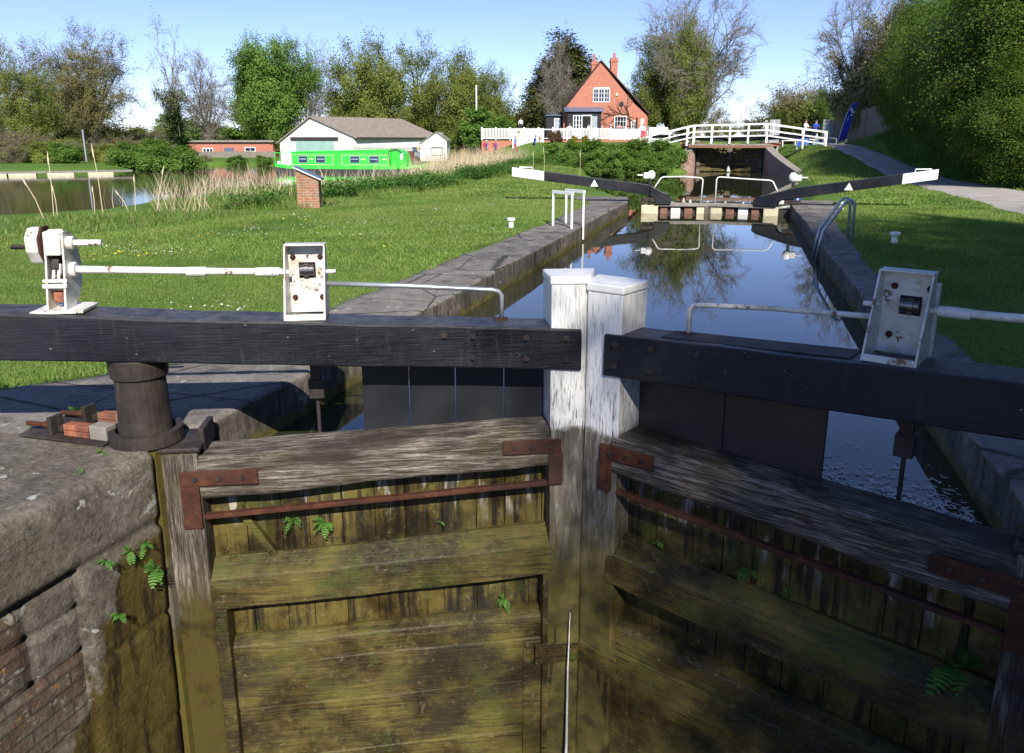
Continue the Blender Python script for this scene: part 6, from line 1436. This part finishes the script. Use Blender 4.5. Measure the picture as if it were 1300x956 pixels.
# ------------------------------------------------------------------ people
MATC = {}
def cloth(rgb):
    if rgb not in MATC: MAT['cloth_%d' % len(MATC)] = simple('cloth', rgb, .8, .15, 20); MATC[rgb] = 'cloth_%d' % (len(MATC))
    return MATC[rgb]
cloth((.5, .3, .22))
for rgb in list(MATC): MAT[MATC[rgb]] = simple('skin', (.48, .27, .19), .55, .08, 20)
SKIN = MATC[(.5, .3, .22)]
def person(loc, head, label, top, legs, hair=(.08, .05, .03), stride=0.0, lean=0.0, sit=False, arms='down', pack=None, hat=None, H=1.72, shorts=False):
    k = H / 1.72
    J = {}
    hipz = .92 if not sit else .50
    def add(n, p, r): J[n] = (Vector(p) * k, r * k)
    ln = lean
    add('pelvis', (0, 0, hipz), .145); add('waist', (0, .02 * ln, hipz + .17), .125); add('chest', (0, .10 * ln, hipz + .40), .155); add('neck', (0, .18 * ln, hipz + .56), .06)
    add('head0', (0, .20 * ln + .01, hipz + .63), .075); add('head1', (0, .22 * ln + .015, hipz + .71), .098); add('head2', (0, .23 * ln + .0, hipz + .78), .075)
    ed = [('pelvis', 'waist'), ('waist', 'chest'), ('chest', 'neck'), ('neck', 'head0'), ('head0', 'head1'), ('head1', 'head2')]
    for s, sg in (('l', -1), ('r', 1)):
        st = stride * sg
        if sit: hip = (sg * .10, .02, hipz - .02); kn = (sg * .12, .42, hipz - .02); an = (sg * .12, .44, .09); toe = (sg * .13, .60, .04)
        else: hip = (sg * .095, 0, hipz - .06); kn = (sg * .10, st * .22 + .03, .50); an = (sg * .10, st * .34 - .02 * abs(st), .09 + (.06 if st < 0 else 0)); toe = (sg * .11, st * .34 + .15, .04 + (.02 if st < 0 else 0))
        add('hip' + s, hip, .095); add('knee' + s, kn, .062); add('ankle' + s, an, .042); add('toe' + s, toe, .038)
        ed += [('pelvis', 'hip' + s), ('hip' + s, 'knee' + s), ('knee' + s, 'ankle' + s), ('ankle' + s, 'toe' + s)]
        sh = (sg * .19, .10 * ln, hipz + .47); a = -stride * sg
        if arms == 'down': el = (sg * .25, .10 * ln + a * .12, hipz + .20); wr = (sg * .24, .10 * ln + a * .28 + .06, hipz - .02); fi = (sg * .235, .10 * ln + a * .32 + .09, hipz - .12)
        elif arms == 'fwd': el = (sg * .24, .14, hipz + .22); wr = (sg * .16, .36, hipz + .26); fi = (sg * .12, .45, hipz + .28)
        else: el = (sg * .28, .05, hipz + .24); wr = (sg * .15, .16, hipz + .36); fi = (sg * .08, .18, hipz + .42)
        add('sh' + s, sh, .066); add('el' + s, el, .046); add('wr' + s, wr, .032); add('fi' + s, fi, .036)
        ed += [('chest', 'sh' + s), ('sh' + s, 'el' + s), ('el' + s, 'wr' + s), ('wr' + s, 'fi' + s)]
    names = list(J); me = bpy.data.meshes.new('body'); me.from_pydata([tuple(J[n][0]) for n in names], [(names.index(a), names.index(b)) for a, b in ed], [])
    o = bpy.data.objects.new('tmp', me); COL.objects.link(o)
    m = o.modifiers.new('s', 'SKIN'); m.use_smooth_shade = True; o.modifiers.new('u', 'SUBSURF').levels = 1; o.modifiers['u'].render_levels = 1
    for i, n in enumerate(names): me.skin_vertices[0].data[i].radius = (J[n][1], J[n][1] * (.78 if n in ('chest', 'waist', 'pelvis') else 1)); me.skin_vertices[0].data[i].use_root = (i == 0)
    bpy.context.view_layer.update(); dg = bpy.context.evaluated_depsgraph_get(); me2 = bpy.data.meshes.new_from_object(o.evaluated_get(dg)); bpy.data.objects.remove(o)
    mats = [SKIN, cloth(top), cloth(legs), cloth((.05, .04, .04))]
    me2.materials.clear()
    for q in mats: me2.materials.append(MAT[q])
    cat = {'head': 0, 'neck': 0, 'fi': 0, 'wr': 0, 'el': 1, 'sh': 1, 'chest': 1, 'waist': 1, 'pelvis': 2, 'hip': 2, 'knee': 0 if shorts else 2, 'ankle': 0 if shorts else 2, 'toe': 3}
    P_ = [(J[a][0], J[b][0], a, b) for a, b in ed]
    for f in me2.polygons:
        c = f.center; best = None
        for a, b, na, nb in P_:
            t = max(0, min(1, (c - a).dot(b - a) / max(1e-6, (b - a).length_squared))); d = (c - a - (b - a) * t).length - (J[na][1] * (1 - t) + J[nb][1] * t)
            if best is None or d < best[0]: best = (d, na if t < .5 else nb)
        f.material_index = cat[best[1].rstrip('lr012') if best[1].rstrip('lr012') in cat else best[1][:-1] if best[1][:-1] in cat else best[1]]
    b = bpy.data.objects.new('person', None); COL.objects.link(b); b.location = loc; b.rotation_euler = (0, 0, head); tag(b, label, 'person')
    body = bpy.data.objects.new('body', me2); COL.objects.link(body); body.parent = b
    hd = J['head1'][0]; m = MB(); m.ball((hd.x, hd.y - .022 * k, hd.z + .035 * k), (.095 * k, .10 * k, .095 * k), 0, 12, 8); m.build('hair', cloth(hair), b, smooth=True)
    m = MB(); m.ball((hd.x, hd.y + .095 * k, hd.z - .02 * k), (.014 * k, .02 * k, .024 * k), 0, 6, 5); m.build('nose', SKIN, b)
    for sg in (-1, 1): m = MB(); m.ball((hd.x + sg * .035 * k, hd.y + .088 * k, hd.z + .012 * k), .011 * k, 0, 6, 5); m.build('eye', cloth((.03, .025, .02)), b)
    if hat: m = MB(); m.tube([(hd.x, hd.y, hd.z + .05), (hd.x, hd.y, hd.z + .055), (hd.x, hd.y, hd.z + .06), (hd.x, hd.y, hd.z + .13), (hd.x, hd.y, hd.z + .145)], [.17, .17, .11, .10, .06], 14); m.build('hat', cloth(hat), b)
    if pack: c = J['chest'][0]; m = MB(); m.box((c.x, c.y - .20 * k, c.z - .04), (.30 * k, .18 * k, .44 * k)); m.build('backpack', cloth(pack), b, bevel=.05)
    return b
BLUE = (.02, .06, .42); RED = (.55, .03, .04); WHT = (.72, .72, .70); NAVY = (.02, .03, .07); PINK = (.62, .06, .16)
def folk(px, pyfeet, D, face, label, z=None, **kw):
    p = at(px, pyfeet, D); return person((p[0], p[1], p[2] if z is None else z), face, label, **kw)
# walkers below the terrace (heading left, i.e. across the view)
LFT = YAW + math.pi / 2; RGT = YAW - math.pi / 2
g0 = .1
folk(617, 199, 84, RGT + .4, 'walker in white cap and blue top with red straps, leftmost of the four walkers', top=BLUE, legs=NAVY, hat=WHT, stride=.8, lean=.3, pack=RED, shorts=True, H=1.66)
folk(629, 199, 84, RGT + .2, 'walker in blue top with red pack striding behind the capped one', top=BLUE, legs=NAVY, hair=(.35, .22, .12), stride=1.0, lean=.4, pack=RED, shorts=True, H=1.66)
folk(654, 195, 80, RGT + .5, 'walker in pale blue top and pink bottoms before the left of the white board', top=(.12, .25, .65), legs=(.45, .06, .12), hair=(.3, .15, .08), lean=.3, stride=.4)
folk(678, 194, 80, RGT + .3, 'walker in royal blue jacket in front of the middle of the white board', top=BLUE, legs=NAVY, lean=.8, stride=.6, arms='fwd')
# cottage terrace
TZ = 2.35
folk(723, 176, 89, math.pi + YAW, 'person in white shirt sitting at the left of the terrace by the french door', top=WHT, legs=NAVY, hair=(.35, .2, .1), sit=False, arms='up', H=1.6)
folk(747, 176, 88.6, math.pi + YAW + .8, 'person in white top with dark hair beside the open doorway of the cottage', top=WHT, legs=NAVY, arms='up', H=1.62)
folk(763, 176, 88.5, RGT, 'person in pale blue shirt left of the big ground floor window', top=(.45, .52, .62), legs=NAVY, lean=.5, H=1.6)
folk(775, 177, 88.3, LFT, 'person in bright pink dress and white hat on the terrace', top=PINK, legs=PINK, hat=WHT, arms='fwd', H=1.55)
folk(786, 176, 88.6, math.pi + YAW, 'person in pink and white before the ground floor window of the cottage', top=(.65, .25, .28), legs=WHT, arms='up', H=1.66)
folk(816, 178, 87.0, math.pi + YAW - .3, 'person in white top and long pink skirt at the right end of the terrace', top=WHT, legs=PINK, arms='down', H=1.75)
folk(661, 168, 90, math.pi + YAW, 'person in white with dark hair behind the picket fence above the white board', top=WHT, legs=NAVY, H=1.6)
# stall by the bridge
folk(1021, 181, 62, math.pi + YAW + .6, 'person with brown hair in white shirt behind the blue stall cloth', top=WHT, legs=NAVY, arms='fwd', hair=(.10, .03, .02))
folk(1034, 181, 63, math.pi + YAW, 'person in royal blue polo shirt at the stall between the banners', top=BLUE, legs=NAVY, arms='fwd', hair=(.06, .06, .12))
folk(971, 181, 66, YAW + .4, 'person in white sun hat half hidden by the left grey banner', top=WHT, legs=(.2, .25, .45), hat=WHT, arms='fwd')

# ------------------------------------------------------------------ stall, banners, flag, small boards
def banner(px, py1, py0, D, w_, label, stripes):
    p = at(px, py1, D); z1 = at(px, py0, D)[2]; h = z1 - p[2]
    t = thing('roller_banner', label, 'banner', p, YAW, 'grey roller banners by the bridge')
    m = MB(); m.mm((-w_ / 2, -.015, .08), (w_ / 2, .0, h)); m.build('banner_sheet', 'galv', t)
    m = MB(); m.mm((-w_ / 2 - .03, -.1, 0), (w_ / 2 + .03, .1, .08)); m.mm((-.02, .005, .08), (.02, .03, h)); m.build('base', 'stonegrey', t)
    for a, b_, c_, d_, mt in stripes: m = MB(); m.mm((w_ * a, -.021, h * c_), (w_ * b_, -.016, h * d_)); m.build('print_sheen_panel', mt, t)  # glasssky panels paint the reflected sky sheen onto the banner, others are print
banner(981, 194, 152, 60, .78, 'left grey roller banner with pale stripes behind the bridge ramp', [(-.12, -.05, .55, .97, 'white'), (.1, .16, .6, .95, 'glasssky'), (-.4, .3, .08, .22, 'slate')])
banner(1048, 198, 152, 58, .80, 'right grey roller banner with painted pale sheen beside the stall', [(-.35, .1, .62, .9, 'glasssky'), (-.4, .4, .1, .3, 'slate')])
def stall():
    p = at(1027, 190, 58.5); t = thing('stall_table', 'stall table with bright blue cloth hanging at its left end beside the bridge', 'table', p, YAW)
    m = MB(); m.mm((-.95, -.3, .70), (1.1, .35, .75)); m.build('table_top', 'white', t)
    for x in (-.85, 1.0):
        for y in (-.25, .3): m = MB(); m.tube([(x, y, 0), (x, y, .70)], .02, 6); m.build('leg', 'galv', t)
    m = MB(); n = 14; V = []
    for i in range(n + 1): x = -1.0 + .86 * i / n; V += [(x, -.34 - .02 * math.sin(i * 2.1), .06), (x, -.325, 1.02)]
    m.add(V + [(x, y + .02, z) for x, y, z in V], [(2 * i, 2 * i + 2, 2 * i + 3, 2 * i + 1) for i in range(n)] + [(2 * n + 2 + 2 * i, 2 * n + 2 + 2 * i + 1, 2 * n + 2 + 2 * i + 3, 2 * n + 2 + 2 * i + 2) for i in range(n)]); m.build('blue_cloth', cloth((.02, .08, .55)), t)
    m = MB(); m.mm((.15, -.33, .1), (.85, -.31, .68)); m.build('front_cloth', cloth((.20, .32, .50)), t)
    for i, (x, c, s_, lb) in enumerate(((-.02, (.25, .42, .12), .16, 'green soft toy leftmost on the stall table'), (.22, (.45, .06, .05), .10, 'small red item in the middle of the stall table'), (.50, (.55, .70, .60), .17, 'pale green bag on the right of the stall table'), (.80, (.30, .45, .15), .13, 'green item at the right end of the stall table'))):
        m = MB(); m.ball((0, 0, s_), (s_ * .8, s_ * .6, s_), 0, 10, 7); m.ball((0, 0, s_ * 2.1), s_ * .45, 0, 8, 6); o = m.build('stall_item', cloth(c), smooth=True); o.location = Vector(p) + Vector((math.cos(YAW) * x, math.sin(YAW) * x, .751)); tag(o, lb, 'stall item', 'goods on the stall table')
    # white guard rail in front
    q0 = at(1011, 191, 57); q1 = at(1060, 196, 56); t = thing('guard_rail', 'low white rail along the bank in front of the stall', 'railing', (0, 0, 0))
    for dz in (.05, .62, 1.0):
        m = MB(); m.beam((q0[0], q0[1], q0[2] + dz + .05), (q1[0], q1[1], q1[2] + dz + .1), .04, .05); m.build('rail', 'white' if dz < .1 else 'galv', t)
    for f in (0, .25, .5, .75, 1): x, y, z = [a + (b_ - a) * f for a, b_ in zip(q0, q1)]; m = MB(); m.mm((x - .03, y - .03, z - .3), (x + .03, y + .03, z + 1.1)); m.build('post', 'galv', t)
    # picnic bench white
    p = at(1001, 186, 61); t = thing('bench', 'white bench on the bridge approach between ramp rail and blue cloth', 'bench', p, YAW)
    m = MB(); m.mm((-.6, -.2, .42), (.5, .2, .47)); m.build('seat', 'white', t); m = MB(); m.mm((-.6, .2, .6), (.5, .24, .85)); m.build('backrest', 'white', t)
    for x in (-.55, .42): m = MB(); m.mm((x, -.18, 0), (x + .06, .22, .42)); m.build('leg', 'white', t)
    # small A board with orange picture
    p = at(1057, 199, 56); t = thing('notice_board', 'small pale blue board with an orange picture at the path edge', 'sign', p, YAW)
    m = MB(); m.mm((-.25, -.02, .0), (.25, .02, .68)); m.build('board', cloth((.45, .60, .78)), t, bevel=.02)
    m = MB(); m.ball((0, -.024, .40), (.17, .01, .10), 0, 12, 6); m.build('orange_picture', cloth((.65, .25, .04)), t)
    m = MB(); m.ball((0, -.026, .50), (.06, .01, .06), 0, 8, 6); m.build('dark_picture', cloth((.05, .10, .10)), t)
    m = MB(); m.mm((-.2, -.028, .06), (.2, -.021, .22)); m.build('text_panel', cloth((.06, .10, .40)), t)
    # feather flag
    p = at(1063, 184, 58); k = 58 / 996.0; t = thing('feather_flag', 'tall leaning blue feather flag with white lettering beside the towpath', 'flag', p, YAW)
    W_ = lambda px, py: ((px - 1063) * k, (184 - py) * k)
    L_ = [(1064, 179), (1066.5, 168), (1069, 156), (1072, 145), (1075, 138), (1079, 133.5), (1083, 131.5)]; Rr = [(1073, 177), (1075, 168), (1077.5, 156), (1080, 145), (1081.5, 139), (1082.8, 135), (1083.5, 132)]
    V = []; 
    for (a, b_) in L_: x, z = W_(a, b_); V.append((x, 0, z))
    for (a, b_) in Rr: x, z = W_(a, b_); V.append((x, .05 * math.sin(b_), z))
    n = 7; m = MB(); m.add(V + [(x, y + .01, z) for x, y, z in V], [(i, n + i, n + i + 1, i + 1) for i in range(6)] + [(14 + i, 14 + i + 1, 14 + n + i + 1, 14 + n + i) for i in range(6)]); m.build('flag_sheet', cloth((.02, .05, .42)), t)
    pts = [(-.02, .02, -.15)] + [(W_(a, b_)[0] - .02, .02, W_(a, b_)[1]) for a, b_ in L_]; m = MB(); m.tube(pts, .018, 6); m.build('flag_pole', 'galv', t)
    r_ = random.Random(6)
    m = MB()   # row of small white letter strokes running up the flag, unreadable at this distance as in the photo
    for i in range(15):
        f = i / 14; x = W_(1069.2 + 4.6 * f, 0)[0]; z = W_(0, 172 - 22 * f)[1]; m.mm((x - .05 + r_.uniform(-.015, .015), -.012, z), (x + .05 + r_.uniform(-.02, .02), -.006, z + .045))
    m.build('lettering', cloth((.40, .48, .75)), t)
    m = MB(); x, z = W_(1077.5, 142); m.ball((x - .05, -.008, z + .05), (.10, .008, .13), 0, 8, 6); m.ball((x + .08, -.008, z - .12), (.13, .008, .07), 0, 8, 6); m.ball((x - .02, -.008, z - .32), (.10, .008, .05), 0, 8, 6); m.build('emblem', 'white', t)
    # table on the path side, posts
    p = at(1080, 186, 66); t = thing('folding_table', 'small grey folding table to the right of the feather flag', 'table', p, YAW)
    m = MB(); m.mm((-.5, -.3, .58), (.5, .3, .62)); m.build('table_top', 'galv', t)
    for x in (-.42, .42): m = MB(); m.mm((x - .02, -.25, 0), (x + .02, .25, .58)); m.build('leg', 'galv', t)
    pole(1078.5, 180, 157, 63, .045, 'thin pale post directly right of the feather flag', 'marker_post', 'bark_pale')
    # white van like screen beside left ramp
    p = at(845, 181, 72); t = thing('white_screen', 'white boarded screen standing at the left foot of the footbridge', 'screen', p, YAW)
    m = MB(); m.mm((-1.55, -.05, .0), (.15, .0, 1.35)); m.build('panel', 'white', t); m = MB(); m.mm((-1.65, -.08, -.2), (-1.55, .02, 1.45)); m.mm((.15, -.08, -.2), (.25, .02, 1.2)); m.each('screen_post', 'stonegrey', t)
stall()
# ------------------------------------------------------------------ camera, light, sky
cam = bpy.data.cameras.new('camera'); co = bpy.data.objects.new('camera', cam); COL.objects.link(co)
co.location = CAM; M3 = Matrix((Vector(_rt), Vector(_U), Vector(-_F))).transposed(); co.rotation_euler = M3.to_euler()
cam.sensor_width = 36; cam.lens = F_PX / 1300 * 36; cam.shift_y = -45 / 1300; cam.clip_start = .05; cam.clip_end = 3000
sc.camera = co
w = bpy.data.worlds.new('World'); sc.world = w; w.use_nodes = True; nt = w.node_tree
sk = nt.nodes.new('ShaderNodeTexSky'); sk.sky_type = 'NISHITA'; sk.sun_disc = False
sk.sun_elevation = R(SUN_EL); sk.sun_rotation = R(SUN_AZ); sk.air_density = 1.0; sk.dust_density = 0.05; sk.ozone_density = 3.0; sk.altitude = 2500
bg = nt.nodes['Background']; bg.inputs[1].default_value = .104; 
gm = nt.nodes.new('ShaderNodeMix'); gm.data_type = 'RGBA'; gm.blend_type = 'MULTIPLY'; gm.inputs[0].default_value = 1.0; gm.inputs[7].default_value = (1.0, .93, 1.12, 1)
nt.links.new(sk.outputs[0], gm.inputs[6]); nt.links.new(gm.outputs[2], bg.inputs[0])
sl = bpy.data.lights.new('sun', 'SUN'); sl.energy = 4.9; sl.angle = R(.53); sl.color = (1, .94, .85)
so = bpy.data.objects.new('sun', sl); COL.objects.link(so)
sd = Vector((math.sin(R(SUN_AZ)) * math.cos(R(SUN_EL)), math.cos(R(SUN_AZ)) * math.cos(R(SUN_EL)), math.sin(R(SUN_EL))))
so.rotation_euler = sd.to_track_quat('Z', 'Y').to_euler(); so.location = (10, -20, 30)
sc.view_settings.view_transform = 'Standard'; sc.view_settings.look = 'None'; sc.view_settings.gamma = 1; sc.view_settings.use_curve_mapping = False
sc.view_settings.exposure = 0.6
sc.cycles.max_bounces = 6; sc.cycles.transparent_max_bounces = 4; sc.cycles.use_denoising = True
sc.cycles.caustics_reflective = False; sc.cycles.caustics_refractive = False
